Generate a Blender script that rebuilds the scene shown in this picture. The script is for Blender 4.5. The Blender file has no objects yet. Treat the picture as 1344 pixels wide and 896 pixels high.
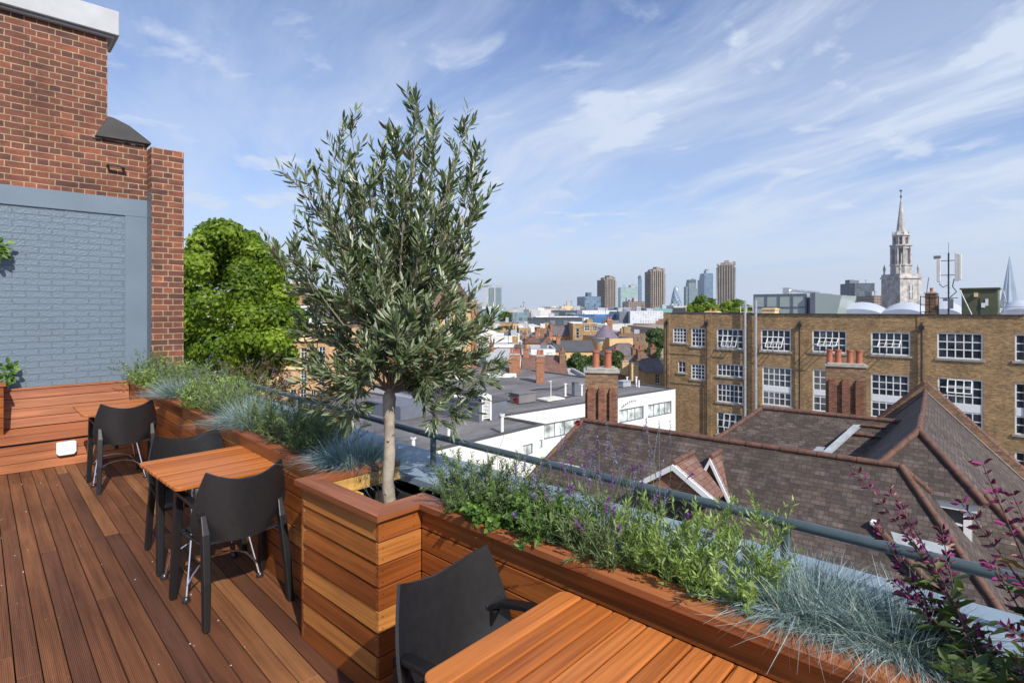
import bpy, math, random
import numpy as np
from mathutils import Vector, Matrix
R_ = math.radians
scene = bpy.context.scene
COL = scene.collection
random.seed(7)

# ------------------------------------------------------------------ camera constants (measured from the photo)
F = 728.0; HX = 672.0; HY = 405.0; EYE = 1.75
FX, FY = 0.7319, 0.6814
RX, RY = 0.6814, -0.7319
VIEW = math.atan2(RY, RX)          # yaw of a front that faces the terrace squarely

def ray(px):
    t = (px - HX) / F
    return RX * t + FX, RY * t + FY
def at(px, py, d):
    a, b = ray(px)
    return Vector((a * d, b * d, EYE - (py - HY) / F * d))
def atz(px, py, z):
    return at(px, py, F * (EYE - z) / (py - HY))
def face(pxl, pxr, pyt, d, yaw):
    """front of a building: left top corner at distance d, width so that it ends at pxr"""
    P = at(pxl, pyt, d)
    c, s = math.cos(yaw), math.sin(yaw)
    a, b = ray(pxr)
    det = -a * s + b * c
    w = (a * P.y - b * P.x) / (b * c - a * s)
    return P, w
def on_front(P, yaw, px, py):
    """local x and world z where the view ray through a photo point meets a front"""
    c, s = math.cos(yaw), math.sin(yaw)
    a, b = ray(px)
    n = (-s, c)
    d = (P.x * n[0] + P.y * n[1]) / (a * n[0] + b * n[1])
    x, y = a * d, b * d
    return (x - P.x) * c + (y - P.y) * s, EYE - (py - HY) / F * d

# ------------------------------------------------------------------ mesh builder
class MB:
    def __init__(s):
        s.v = []; s.f = []; s.uv = []; s.rn = []; s.mi = []
    def face(s, pts, rnd=None, mi=0, uv=None):
        i = len(s.v); pts = [Vector(p) for p in pts]
        s.v += [tuple(p) for p in pts]
        s.f.append(tuple(range(i, i + len(pts))))
        if uv is None:
            n = Vector((0, 0, 0))
            for k in range(1, len(pts) - 1):
                n += (pts[k] - pts[0]).cross(pts[k + 1] - pts[0])
            if n.length < 1e-12: n = Vector((0, 0, 1))
            n.normalize()
            if abs(n.z) > .985: u, w = Vector((1, 0, 0)), Vector((0, 1, 0))
            else:
                u = Vector((0, 0, 1)).cross(n).normalized(); w = n.cross(u)
            uv = [(p.dot(u), p.dot(w)) for p in pts]
        s.uv += uv
        s.rn.append(random.random() if rnd is None else rnd); s.mi.append(mi)
    def box(s, c, d, rot=None, grain=None, rnd=None, mi=0, skip=()):
        c = Vector(c); hx, hy, hz = d[0] / 2, d[1] / 2, d[2] / 2
        r = random.random() if rnd is None else rnd
        P = [Vector((x, y, z)) for z in (-hz, hz) for y in (-hy, hy) for x in (-hx, hx)]
        faces = [(0, 2, 3, 1, 2), (4, 5, 7, 6, 2), (0, 1, 5, 4, 1), (2, 6, 7, 3, 1), (0, 4, 6, 2, 0), (1, 3, 7, 5, 0)]
        off = (random.random() * 9, random.random() * 9)
        M = None
        if rot is not None:
            M = rot if isinstance(rot, Matrix) else Matrix.Rotation(rot, 3, 'Z')
        for k, fc in enumerate(faces):
            if k in skip: continue
            idx, ax = fc[:4], fc[4]
            pts = [P[i] for i in idx]; uv = None
            if grain is not None:
                if ax == grain: a, b = [q for q in range(3) if q != ax]
                else:
                    a = grain; b = [q for q in range(3) if q not in (ax, grain)][0]
                uv = [(p[a] * (0.15 if ax == grain else 1) + off[0], p[b] + off[1]) for p in pts]
            if M is not None: pts = [M @ p for p in pts]
            s.face([p + c for p in pts], r, mi, uv)
    def box2(s, a, b, **k):
        s.box([(a[i] + b[i]) / 2 for i in range(3)], [abs(b[i] - a[i]) for i in range(3)], **k)
    def prism(s, poly, z0, z1, rnd=None, mi=0, top=True):
        n = len(poly); r = random.random() if rnd is None else rnd
        if top: s.face([(p[0], p[1], z1) for p in poly], r, mi)
        s.face([(p[0], p[1], z0) for p in reversed(poly)], r, mi)
        for i in range(n):
            a, b = poly[i], poly[(i + 1) % n]
            s.face([(a[0], a[1], z0), (b[0], b[1], z0), (b[0], b[1], z1), (a[0], a[1], z1)], r, mi)
    def tube(s, pts, rad, n=8, rnd=None, mi=0, cap=True):
        pts = [Vector(p) for p in pts]
        if not hasattr(rad, '__len__'): rad = [rad] * len(pts)
        r = random.random() if rnd is None else rnd
        base = len(s.v); L = 0
        t0 = (pts[1] - pts[0]).normalized()
        up = Vector((0, 0, 1)) if abs(t0.z) < .9 else Vector((1, 0, 0))
        x = t0.cross(up).normalized(); Ls = []
        for i, p in enumerate(pts):
            if i == 0: t = t0
            elif i == len(pts) - 1: t = (pts[i] - pts[i - 1]).normalized()
            else: t = ((pts[i + 1] - p).normalized() + (p - pts[i - 1]).normalized()).normalized()
            if i: L += (p - pts[i - 1]).length
            Ls.append(L)
            x = (x - t * x.dot(t)).normalized(); y = t.cross(x)
            for k in range(n):
                a = 2 * math.pi * k / n
                s.v.append(tuple(p + (x * math.cos(a) + y * math.sin(a)) * rad[i]))
        for i in range(len(pts) - 1):
            for k in range(n):
                k2 = (k + 1) % n
                s.f.append((base + i * n + k, base + i * n + k2, base + (i + 1) * n + k2, base + (i + 1) * n + k))
                c = 2 * math.pi * rad[i]
                s.uv += [(Ls[i], c * k / n), (Ls[i], c * (k + 1) / n), (Ls[i + 1], c * (k + 1) / n), (Ls[i + 1], c * k / n)]
                s.rn.append(r); s.mi.append(mi)
        if cap:
            for b, rev in ((base, True), (base + (len(pts) - 1) * n, False)):
                idx = list(range(b, b + n))
                if rev: idx.reverse()
                s.f.append(tuple(idx)); s.uv += [(0, 0)] * n; s.rn.append(r); s.mi.append(mi)
    def lathe(s, prof, n=16, c=(0, 0, 0), rnd=None, mi=0, a0=0.0):
        r = random.random() if rnd is None else rnd
        base = len(s.v)
        for (rr, z) in prof:
            for k in range(n):
                a = a0 + 2 * math.pi * k / n
                s.v.append((c[0] + rr * math.cos(a), c[1] + rr * math.sin(a), c[2] + z))
        for i in range(len(prof) - 1):
            for k in range(n):
                k2 = (k + 1) % n
                s.f.append((base + i * n + k, base + i * n + k2, base + (i + 1) * n + k2, base + (i + 1) * n + k))
                ra = max(prof[i][0], prof[i + 1][0]); w = 2 * math.pi * ra
                z0, z1 = prof[i][1], prof[i + 1][1]
                z1 = z0 + math.hypot(z1 - z0, prof[i][0] - prof[i + 1][0])
                s.uv += [(w * k / n, z0), (w * (k + 1) / n, z0), (w * (k + 1) / n, z1), (w * k / n, z1)]
                s.rn.append(r); s.mi.append(mi)
        for b, rev in ((base, True), (base + (len(prof) - 1) * n, False)):
            idx = list(range(b, b + n))
            if rev: idx.reverse()
            s.f.append(tuple(idx)); s.uv += [(0, 0)] * n; s.rn.append(r); s.mi.append(mi)
    def build(s, name, mat, parent=None, smooth=False, bev=0.0, loc=None, seg=1, angle=40):
        me = bpy.data.meshes.new(name)
        me.from_pydata(s.v, [], s.f)
        uvl = me.uv_layers.new(name='UVMap')
        uvl.data.foreach_set('uv', np.array(s.uv, dtype=np.float32).ravel())
        at_ = me.attributes.new('rnd', 'FLOAT', 'FACE')
        at_.data.foreach_set('value', np.array(s.rn, dtype=np.float32))
        mats = mat if isinstance(mat, (list, tuple)) else [mat]
        for m in mats: me.materials.append(m)
        me.polygons.foreach_set('material_index', np.array(s.mi, dtype=np.int32))
        if smooth:
            me.polygons.foreach_set('use_smooth', [True] * len(me.polygons))
            me.set_sharp_from_angle(angle=R_(angle))
        me.update()
        o = bpy.data.objects.new(name, me); COL.objects.link(o)
        if parent: o.parent = parent
        if loc: o.location = loc
        if bev:
            wm = o.modifiers.new('weld', 'WELD'); wm.merge_threshold = 1e-5
            b = o.modifiers.new('bevel', 'BEVEL'); b.width = bev; b.segments = seg; b.limit_method = 'ANGLE'
            b.angle_limit = R_(30)
        return o

def tag(o, label=None, cat=None, group=None, kind=None):
    if label: o['label'] = label
    if cat: o['category'] = cat
    if group: o['group'] = group
    if kind: o['kind'] = kind
    return o
def empty(name, loc, rz=0.0, label=None, cat=None, group=None):
    o = bpy.data.objects.new(name, None); COL.objects.link(o)
    o.location = loc; o.rotation_euler = (0, 0, rz); o.empty_display_size = .2
    return tag(o, label, cat, group)
def copy_tree(o, parent=None):
    c = o.copy(); COL.objects.link(c)
    if parent: c.parent = parent
    for ch in list(o.children): copy_tree(ch, c)
    return c
# left part of the terrace is turned a little against the right part
LA = -0.0541; LO = (1.5, 2.8)
def LW(p, q, z=0.0):
    c, s = math.cos(LA), math.sin(LA)
    return Vector((LO[0] + p * c - q * s, LO[1] + p * s + q * c, z))
def left(o):
    o.location = (LO[0], LO[1], 0); o.rotation_euler = (0, 0, LA); return o

# ------------------------------------------------------------------ materials
def newmat(name):
    m = bpy.data.materials.new(name); m.use_nodes = True
    nt = m.node_tree; b = nt.nodes['Principled BSDF']
    return m, nt, nt.nodes, nt.links, b
def ramp(nt, fac, stops, interp='LINEAR'):
    r = nt.nodes.new('ShaderNodeValToRGB'); r.color_ramp.interpolation = interp
    els = r.color_ramp.elements
    while len(els) > 1: els.remove(els[-1])
    els[0].position = stops[0][0]; els[0].color = (*stops[0][1], 1)
    for p, c in stops[1:]:
        e = els.new(p); e.color = (*c, 1)
    if fac is not None: nt.links.new(fac, r.inputs[0])
    return r.outputs[0]
def noise(nt, vec, scale, detail=4, rough=.55):
    n = nt.nodes.new('ShaderNodeTexNoise'); n.inputs['Scale'].default_value = scale
    n.inputs['Detail'].default_value = detail; n.inputs['Roughness'].default_value = rough
    if vec is not None: nt.links.new(vec, n.inputs['Vector'])
    return n.outputs['Fac']
def mixc(nt, fac, a, b, mode='MIX'):
    m = nt.nodes.new('ShaderNodeMix'); m.data_type = 'RGBA'; m.blend_type = mode
    for s, v in ((m.inputs[0], fac), (m.inputs[6], a), (m.inputs[7], b)):
        if isinstance(v, (int, float)): s.default_value = v
        elif isinstance(v, tuple): s.default_value = (*v, 1)
        else: nt.links.new(v, s)
    return m.outputs[2]
def math_(nt, op, a, b=0.0):
    m = nt.nodes.new('ShaderNodeMath'); m.operation = op
    for s, v in ((m.inputs[0], a), (m.inputs[1], b)):
        if isinstance(v, (int, float)): s.default_value = v
        else: nt.links.new(v, s)
    return m.outputs[0]
def mapping(nt, src, scale=(1, 1, 1), rot=(0, 0, 0), loc=(0, 0, 0)):
    m = nt.nodes.new('ShaderNodeMapping'); m.inputs['Scale'].default_value = scale
    m.inputs['Rotation'].default_value = rot; m.inputs['Location'].default_value = loc
    nt.links.new(src, m.inputs['Vector']); return m.outputs[0]
def coords(nt, which):
    return nt.nodes.new('ShaderNodeTexCoord').outputs[which]
def attr(nt, name='rnd'):
    a = nt.nodes.new('ShaderNodeAttribute'); a.attribute_name = name; return a.outputs['Fac']
def bump(nt, h, strength, dist=.01, bs=None):
    b = nt.nodes.new('ShaderNodeBump'); b.inputs['Strength'].default_value = strength
    b.inputs['Distance'].default_value = dist; nt.links.new(h, b.inputs['Height'])
    if bs is not None: nt.links.new(b.outputs[0], bs.inputs['Normal'])
    return b.outputs[0]

def wood(name, stops, rough=.5, groove=False, grain=1.0, spec=.35, blotch=1.0):
    m, nt, N, Lk, b = newmat(name)
    uv = coords(nt, 'UV'); r = attr(nt)
    base = ramp(nt, r, stops)
    g1 = noise(nt, mapping(nt, uv, (1.6, 55, 1)), 1, 5, .65)
    g2 = noise(nt, mapping(nt, uv, (.9, 11, 1)), 1, 3)
    c = mixc(nt, 1.0, base, ramp(nt, g1, [(.3, (.62, .55, .5)), (.5, (.95, .95, .95)), (.7, (1.2, 1.2, 1.15))]), 'MULTIPLY')
    c = mixc(nt, blotch, c, ramp(nt, g2, [(.3, (.72, .68, .64)), (.7, (1.2, 1.18, 1.15))]), 'MULTIPLY')
    big = noise(nt, coords(nt, 'Object'), 1.3, 4)
    c = mixc(nt, .6 * blotch, c, ramp(nt, big, [(.35, (.72, .7, .7)), (.65, (1.15, 1.12, 1.1))]), 'MULTIPLY')
    h = math_(nt, 'MULTIPLY', g1, .25 * grain)
    if groove:
        sx = N.new('ShaderNodeSeparateXYZ'); Lk.new(uv, sx.inputs[0])
        w = math_(nt, 'SINE', math_(nt, 'MULTIPLY', sx.outputs[1], 2 * math.pi / .0075))
        c = mixc(nt, 1.0, c, ramp(nt, w, [(0, (.72, .7, .7)), (.6, (1.05, 1.05, 1.05))]), 'MULTIPLY')
        h = math_(nt, 'ADD', h, math_(nt, 'MULTIPLY', w, .5))
        sp = noise(nt, coords(nt, 'Object'), 38, 2, .5)
        c = mixc(nt, ramp(nt, sp, [(.74, (0, 0, 0)), (.78, (.7, .7, .7))]), c, (.45, .32, .2))
        bump(nt, h, .5, .003, b)
    else: bump(nt, h, .35, .004, b)
    Lk.new(c, b.inputs['Base Color'])
    b.inputs['Roughness'].default_value = rough
    b.inputs['Specular IOR Level'].default_value = spec
    return m

def brick(name, c1, c2, mortar, w=.225, h=.075, ms=.010, painted=None, rough=.85, str_=.8, patch=.5, c3=None, wob_=.012, pscale=1.1, fine=42):
    m, nt, N, Lk, b = newmat(name)
    uv = coords(nt, 'UV')
    dn = noise(nt, coords(nt, 'Object'), 9, 2)
    bt = N.new('ShaderNodeTexBrick')
    wob = N.new('ShaderNodeVectorMath'); wob.operation = 'ADD'
    nz = N.new('ShaderNodeTexNoise'); nz.inputs['Scale'].default_value = 7; Lk.new(uv, nz.inputs['Vector'])
    sc = N.new('ShaderNodeVectorMath'); sc.operation = 'SCALE'; sc.inputs['Scale'].default_value = wob_
    sb = N.new('ShaderNodeVectorMath'); sb.operation = 'SUBTRACT'; sb.inputs[1].default_value = (.5, .5, .5)
    Lk.new(nz.outputs['Color'], sb.inputs[0]); Lk.new(sb.outputs[0], sc.inputs[0])
    Lk.new(uv, wob.inputs[0]); Lk.new(sc.outputs[0], wob.inputs[1]); Lk.new(wob.outputs[0], bt.inputs['Vector'])
    bt.inputs['Scale'].default_value = 1; bt.inputs['Brick Width'].default_value = w
    bt.inputs['Row Height'].default_value = h; bt.inputs['Mortar Size'].default_value = ms / 2
    bt.inputs['Mortar Smooth'].default_value = .25; bt.inputs['Bias'].default_value = 0
    bt.inputs['Color1'].default_value = (*c1, 1); bt.inputs['Color2'].default_value = (*c2, 1)
    bt.inputs['Mortar'].default_value = (*mortar, 1)
    bt.squash = .5 if c3 else 1.0; bt.squash_frequency = 2
    if painted: c = mixc(nt, ramp(nt, bt.outputs['Fac'], [(0, (0, 0, 0)), (1, (1, 1, 1))]), painted, tuple(x * .90 for x in painted))
    else: c = bt.outputs['Color']
    if c3:
        b2 = N.new('ShaderNodeTexWhiteNoise')
    n1 = noise(nt, coords(nt, 'Object'), pscale, 7, .65); n2 = noise(nt, uv, fine, 3)
    n3 = noise(nt, mapping(nt, uv, (1 / w * 1.0, 1 / h, 1)), 1.0, 1)
    if not painted: c = mixc(nt, .65, c, ramp(nt, n3, [(.3, (.62, .62, .64)), (.5, (.95, .95, .95)), (.7, (1.35, 1.25, 1.2))]), 'MULTIPLY')
    c = mixc(nt, patch, c, ramp(nt, n1, [(.3, (.6, .58, .56)), (.5, (1, 1, 1)), (.7, (1.3, 1.25, 1.2))]), 'MULTIPLY')
    c = mixc(nt, .5 if not painted else .15, c, ramp(nt, n2, [(.25, (.55, .55, .55)), (.7, (1.3, 1.3, 1.3))]), 'MULTIPLY')
    Lk.new(c, b.inputs['Base Color'])
    hh = math_(nt, 'ADD', math_(nt, 'MULTIPLY', bt.outputs['Fac'], -1), math_(nt, 'MULTIPLY', n2, .9 if painted else .35))
    bump(nt, hh, str_, .008, b)
    b.inputs['Roughness'].default_value = rough
    return m

def plain(name, col, rough=.6, metal=0.0, var=.18, scale=4.0, bmp=.0, spec=.5, vscale=None):
    m, nt, N, Lk, b = newmat(name)
    n1 = noise(nt, coords(nt, 'Object'), scale, 6, .6)
    lo = tuple(1 - var for _ in range(3)); hi = tuple(1 + var for _ in range(3))
    c = mixc(nt, 1.0, col, ramp(nt, n1, [(.3, lo), (.7, hi)]), 'MULTIPLY')
    Lk.new(c, b.inputs['Base Color']); b.inputs['Roughness'].default_value = rough
    b.inputs['Metallic'].default_value = metal; b.inputs['Specular IOR Level'].default_value = spec
    if bmp:
        n2 = noise(nt, coords(nt, 'Object'), scale * 12, 3); bump(nt, n2, bmp, .004, b)
    return m
def varied(name, stops, rough=.8, nscale=.8):
    """colour picked per face block, plus stains"""
    m, nt, N, Lk, b = newmat(name)
    c = ramp(nt, attr(nt), stops, 'CONSTANT')
    n1 = noise(nt, coords(nt, 'Object'), nscale, 4)
    c = mixc(nt, .6, c, ramp(nt, n1, [(.3, (.75, .75, .75)), (.7, (1.15, 1.15, 1.15))]), 'MULTIPLY')
    Lk.new(c, b.inputs['Base Color']); b.inputs['Roughness'].default_value = rough
    return m
def tiles(name, c1, c2, w=.2, h=.11, ms=.012, lich=(.19, .15, .14)):
    m, nt, N, Lk, b = newmat(name)
    uv = coords(nt, 'UV')
    bt = N.new('ShaderNodeTexBrick'); Lk.new(uv, bt.inputs['Vector'])
    bt.inputs['Scale'].default_value = 1; bt.inputs['Brick Width'].default_value = w
    bt.inputs['Row Height'].default_value = h; bt.inputs['Mortar Size'].default_value = ms / 2
    bt.inputs['Mortar Smooth'].default_value = .3
    bt.inputs['Color1'].default_value = (*c1, 1); bt.inputs['Color2'].default_value = (*c2, 1)
    bt.inputs['Mortar'].default_value = (*(x * .35 for x in c1), 1)
    sx = N.new('ShaderNodeSeparateXYZ'); Lk.new(uv, sx.inputs[0])
    row = math_(nt, 'FLOOR', math_(nt, 'DIVIDE', sx.outputs[1], h))
    cell = math_(nt, 'FLOOR', math_(nt, 'DIVIDE', math_(nt, 'ADD', sx.outputs[0], math_(nt, 'MULTIPLY', math_(nt, 'MODULO', row, 2), w / 2)), w))
    cb = N.new('ShaderNodeCombineXYZ'); Lk.new(row, cb.inputs[0]); Lk.new(cell, cb.inputs[1])
    wn = N.new('ShaderNodeTexWhiteNoise'); Lk.new(cb.outputs[0], wn.inputs['Vector'])
    patch = noise(nt, coords(nt, 'Object'), .45, 5, .7)
    f = math_(nt, 'MULTIPLY', ramp(nt, wn.outputs['Value'], [(.45, (0, 0, 0)), (1, (1, 1, 1))]), ramp(nt, patch, [(.38, (.12, .12, .12)), (.62, (1, 1, 1))]))
    c = mixc(nt, math_(nt, 'MULTIPLY', f, .62), bt.outputs['Color'], lich)
    stain = noise(nt, mapping(nt, uv, (.9, .35, 1)), 1.0, 7, .7)
    c = mixc(nt, .8, c, ramp(nt, stain, [(.3, (.62, .64, .60)), (.5, (1, 1, 1)), (.7, (1.3, 1.27, 1.22))]), 'MULTIPLY')
    c = mixc(nt, bt.outputs['Fac'], c, tuple(x * .5 for x in c1))
    n2 = noise(nt, coords(nt, 'Object'), 14, 4)
    c = mixc(nt, .7, c, ramp(nt, n2, [(.3, (.7, .7, .7)), (.7, (1.25, 1.25, 1.25))]), 'MULTIPLY')
    Lk.new(c, b.inputs['Base Color'])
    saw = math_(nt, 'FRACT', math_(nt, 'DIVIDE', sx.outputs[1], h))
    hh = math_(nt, 'ADD', math_(nt, 'MULTIPLY', saw, -1.0), math_(nt, 'MULTIPLY', bt.outputs['Fac'], -.6))
    hh = math_(nt, 'ADD', hh, math_(nt, 'MULTIPLY', wn.outputs['Value'], .4))
    bump(nt, hh, .7, .02, b)
    b.inputs['Roughness'].default_value = .72
    return m
def leafmat(name, stops, rough=.45, trans=.3, spec=.4):
    m, nt, N, Lk, b = newmat(name)
    c = ramp(nt, attr(nt), stops); Lk.new(c, b.inputs['Base Color'])
    b.inputs['Roughness'].default_value = rough; b.inputs['Specular IOR Level'].default_value = spec
    t = N.new('ShaderNodeBsdfTranslucent'); Lk.new(mixc(nt, 1.0, c, (1.3, 1.4, .7), 'MULTIPLY'), t.inputs[0])
    mx = N.new('ShaderNodeMixShader'); mx.inputs[0].default_value = trans
    Lk.new(b.outputs[0], mx.inputs[1]); Lk.new(t.outputs[0], mx.inputs[2])
    Lk.new(mx.outputs[0], N['Material Output'].inputs[0])
    return m
def glass(name, col=(.02, .03, .04), rough=.08, var=True):
    m, nt, N, Lk, b = newmat(name)
    oi = N.new('ShaderNodeObjectInfo'); off = N.new('ShaderNodeVectorMath'); off.operation = 'ADD'
    Lk.new(coords(nt, 'Object'), off.inputs[0]); cbx = N.new('ShaderNodeCombineXYZ'); Lk.new(math_(nt, 'MULTIPLY', oi.outputs['Random'], 40), cbx.inputs[0]); Lk.new(cbx.outputs[0], off.inputs[1])
    c = ramp(nt, noise(nt, off.outputs[0], 1.1, 2), [(.35, tuple(x * .5 for x in col)), (.6, tuple(min(1, x * 1.8) for x in col)), (.72, tuple(min(1, x * 1.8 + .09) for x in col))])  # darker and lighter patches painted into the colour as varied pane reflections
    Lk.new(c, b.inputs['Base Color']); b.inputs['Roughness'].default_value = rough
    b.inputs['Specular IOR Level'].default_value = .8; b.inputs['IOR'].default_value = 1.6
    return m
def gridmat(name, wall, win, w, h, fw=.5, fh=.5, rough=.5, win_rough=.15, var=.25):
    """far facade: window openings on a grid of w x h metres"""
    m, nt, N, Lk, b = newmat(name)
    uv = coords(nt, 'UV'); sx = N.new('ShaderNodeSeparateXYZ'); Lk.new(uv, sx.inputs[0])
    fu = math_(nt, 'FRACT', math_(nt, 'DIVIDE', sx.outputs[0], w)); fv = math_(nt, 'FRACT', math_(nt, 'DIVIDE', sx.outputs[1], h))
    a = math_(nt, 'MULTIPLY', math_(nt, 'LESS_THAN', fu, fw), math_(nt, 'LESS_THAN', fv, fh))
    cb = N.new('ShaderNodeCombineXYZ')
    Lk.new(math_(nt, 'FLOOR', math_(nt, 'DIVIDE', sx.outputs[0], w)), cb.inputs[0])
    Lk.new(math_(nt, 'FLOOR', math_(nt, 'DIVIDE', sx.outputs[1], h)), cb.inputs[1])
    wn = N.new('ShaderNodeTexWhiteNoise'); Lk.new(cb.outputs[0], wn.inputs['Vector'])
    wc = mixc(nt, wn.outputs['Value'], tuple(x * (1 - var * 2) for x in win), tuple(min(1, x * (1 + var * 2)) for x in win))
    g = N.new('ShaderNodeNewGeometry'); sn = N.new('ShaderNodeSeparateXYZ'); Lk.new(g.outputs['Normal'], sn.inputs[0])
    vert = math_(nt, 'LESS_THAN', math_(nt, 'ABSOLUTE', sn.outputs[2]), .5)
    a = math_(nt, 'MULTIPLY', a, vert)
    Lk.new(mixc(nt, a, wall, wc), b.inputs['Base Color'])
    Lk.new(math_(nt, 'SUBTRACT', rough, math_(nt, 'MULTIPLY', a, rough - win_rough)), b.inputs['Roughness'])
    return m

M = {}
M['deck'] = wood('deck_wood', [(0, (.115, .052, .032)), (.2, (.155, .066, .034)), (.5, (.18, .076, .037)), (.8, (.23, .098, .043)), (1, (.34, .165, .07))], .55, groove=True)
M['clad'] = wood('cladding_wood', [(0, (.20, .058, .014)), (.4, (.28, .085, .02)), (.75, (.36, .12, .028)), (1, (.46, .20, .055))], .42)
M['clad_cap'] = wood('capping_wood', [(0, (.27, .092, .036)), (1, (.36, .13, .05))], .42)
M['cone'] = plain('purple_lead', (.15, .125, .16), .5, var=.12, scale=1)
M['brick_dark_red'] = brick('brick_dark_red', (.27, .10, .055), (.12, .055, .04), (.30, .2, .13), patch=.6, str_=1)
M['bench'] = wood('bench_wood', [(0, (.30, .105, .048)), (1, (.42, .17, .078))], .5)
M['table'] = wood('table_wood', [(0, (.38, .115, .026)), (1, (.52, .18, .048))], .38, grain=.6, blotch=.4)
M['pine'] = wood('pine_wood', [(0, (.55, .33, .09)), (1, (.66, .42, .13))], .5)
M['brick_red'] = brick('brick_red', (.215, .070, .040), (.085, .036, .030), (.34, .255, .155), c3=True, ms=.013, patch=1.0, pscale=.9)
M['brick_blue'] = brick('brick_blue', (.17, .23, .30), (.17, .23, .30), (.1, .15, .2), painted=(.135, .183, .232), w=.235, h=.075, ms=.014, rough=.42, patch=.15, str_=1.0)
M['render_blue'] = plain('render_blue', (.135, .183, .232), .5, var=.08, scale=2, bmp=.25)
M['brick_stock'] = brick('brick_stock', (.43, .28, .13), (.26, .165, .085), (.33, .25, .15), patch=.9, str_=.5, wob_=0, pscale=.7, w=.30, h=.10, fine=6)
M['brick_orange'] = brick('brick_orange', (.58, .37, .19), (.44, .25, .12), (.58, .42, .24), patch=.3, str_=.3)
M['brick_yellow'] = brick('brick_yellow', (.66, .46, .22), (.55, .35, .15), (.6, .5, .3), patch=.3, str_=.3)
M['brick_old'] = brick('brick_old', (.30, .17, .09), (.13, .08, .055), (.36, .27, .17), patch=.7, str_=1)
M['brick_terra'] = brick('brick_terra', (.38, .17, .09), (.24, .11, .065), (.4, .25, .15), patch=.5, str_=.8)
M['white'] = plain('white_paint', (.76, .765, .76), .6, var=.10, scale=.9, bmp=.1)
M['white_frame'] = plain('white_frame', (.78, .79, .79), .4, var=.05)
M['offwhite'] = plain('offwhite_render', (.62, .60, .56), .7, var=.12, bmp=.2)
M['stone'] = plain('pale_stone', (.40, .38, .36), .8, var=.45, scale=.5, bmp=.3)
M['cream'] = plain('cream_stone', (.72, .52, .28), .75, var=.15, scale=1.5)
M['concrete'] = plain('concrete', (.27, .23, .19), .85, var=.2, scale=.12)
M['concrete_cap'] = plain('weathered_coping', (.33, .31, .27), .85, var=.3, scale=3, bmp=.4)
M['lead'] = plain('dark_lead', (.045, .04, .042), .55, var=.3, scale=5, bmp=.3)
M['lead_grey'] = plain('lead_grey', (.33, .36, .38), .45, var=.2, scale=3)
M['felt'] = plain('grey_roof_felt', (.165, .16, .165), .85, var=.25, scale=.5, bmp=.2)
M['felt_flat'] = brick('felt_flat', (.17, .165, .17), (.15, .145, .15), (.09, .088, .09), w=7, h=1.0, ms=.05, wob_=.0, patch=1.0, pscale=.22, fine=3, str_=.15)
M['felt_dark'] = plain('dark_roof_felt', (.075, .077, .085), .8, var=.2, scale=.6)
M['felt_light'] = plain('pale_roof_felt', (.36, .37, .40), .8, var=.12, scale=.5)
M['greyblue'] = plain('grey_blue_cladding', (.135, .15, .185), .6, var=.15, scale=1.5)
M['coping'] = plain('parapet_coat', (.20, .265, .33), .5, var=.18, scale=5, bmp=.3)
M['rail'] = plain('rail_paint', (.062, .088, .10), .35, var=.15, scale=9)
M['black'] = plain('black_plastic', (.019, .019, .021), .29, var=.15, scale=30, bmp=.10, spec=.6)
M['black_leg'] = plain('black_plastic_leg', (.009, .009, .010), .42, var=.15, scale=30)
M['chrome'] = plain('chrome', (.75, .75, .77), .15, metal=1.0, var=.05)
M['liner'] = plain('black_liner', (.045, .045, .048), .5, var=.4, scale=8, bmp=.6)
M['soil'] = plain('soil', (.045, .032, .022), .95, var=.5, scale=25, bmp=1)
M['tiles'] = tiles('roof_tiles', (.080, .058, .046), (.042, .032, .027), w=.22, h=.125)
M['slates'] = tiles('slate_far', (.16, .135, .14), (.11, .095, .10), w=.3, h=.22, lich=(.22, .2, .2))
M['tiles_brown'] = tiles('tiles_brown', (.20, .10, .075), (.14, .07, .055), w=.25, h=.16, lich=(.3, .2, .15))
M['terracotta'] = plain('terracotta', (.125, .062, .043), .75, var=.35, scale=5, bmp=.4)
M['pot'] = plain('chimney_pot', (.36, .115, .06), .6, var=.15, scale=4)
M['glass'] = glass('window_glass')
M['glass_pale'] = glass('window_blind', (.42, .47, .46), .3)
M['steel'] = plain('galvanised_steel', (.55, .56, .57), .35, metal=.7, var=.15, scale=3)
M['cable'] = plain('black_metal', (.02, .02, .022), .5, var=.2)
M['green_tank'] = plain('olive_tank', (.085, .095, .05), .6, var=.12, scale=1.5)
M['membrane'] = plain('white_membrane', (.42, .455, .54), .5, var=.08, scale=.4)
M['glass_green'] = plain('green_glass_wall', (.36, .42, .40), .25, var=.06, scale=.3)
M['band'] = plain('white_band', (.42, .44, .46), .6, var=.12, scale=2, bmp=.2)
M['spire_glass'] = plain('pale_glass', (.34, .42, .50), .3, var=.15, scale=.01)
M['ground'] = plain('street', (.06, .06, .06), .9, var=.3, scale=.02)
M['bark'] = plain('bark_pale', (.33, .285, .225), .8, var=.38, scale=14, bmp=.8)
M['bough'] = plain('olive_bough', (.17, .15, .115), .8, var=.3, scale=12, bmp=.5)
M['bark_dark'] = plain('bark_dark', (.09, .065, .045), .85, var=.4, scale=3, bmp=.8)
M['twig'] = plain('twig', (.12, .09, .06), .7, var=.2)
M['olive'] = leafmat('olive_leaves', [(0, (.05, .085, .03)), (.4, (.12, .17, .068)), (.75, (.21, .26, .14)), (.95, (.33, .36, .27)), (1, (.22, .10, .05))], .36, .22, .7)
M['plane'] = leafmat('plane_tree_leaves', [(0, (.06, .12, .010)), (.5, (.17, .26, .02)), (1, (.32, .42, .045))], .5, .45)
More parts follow.
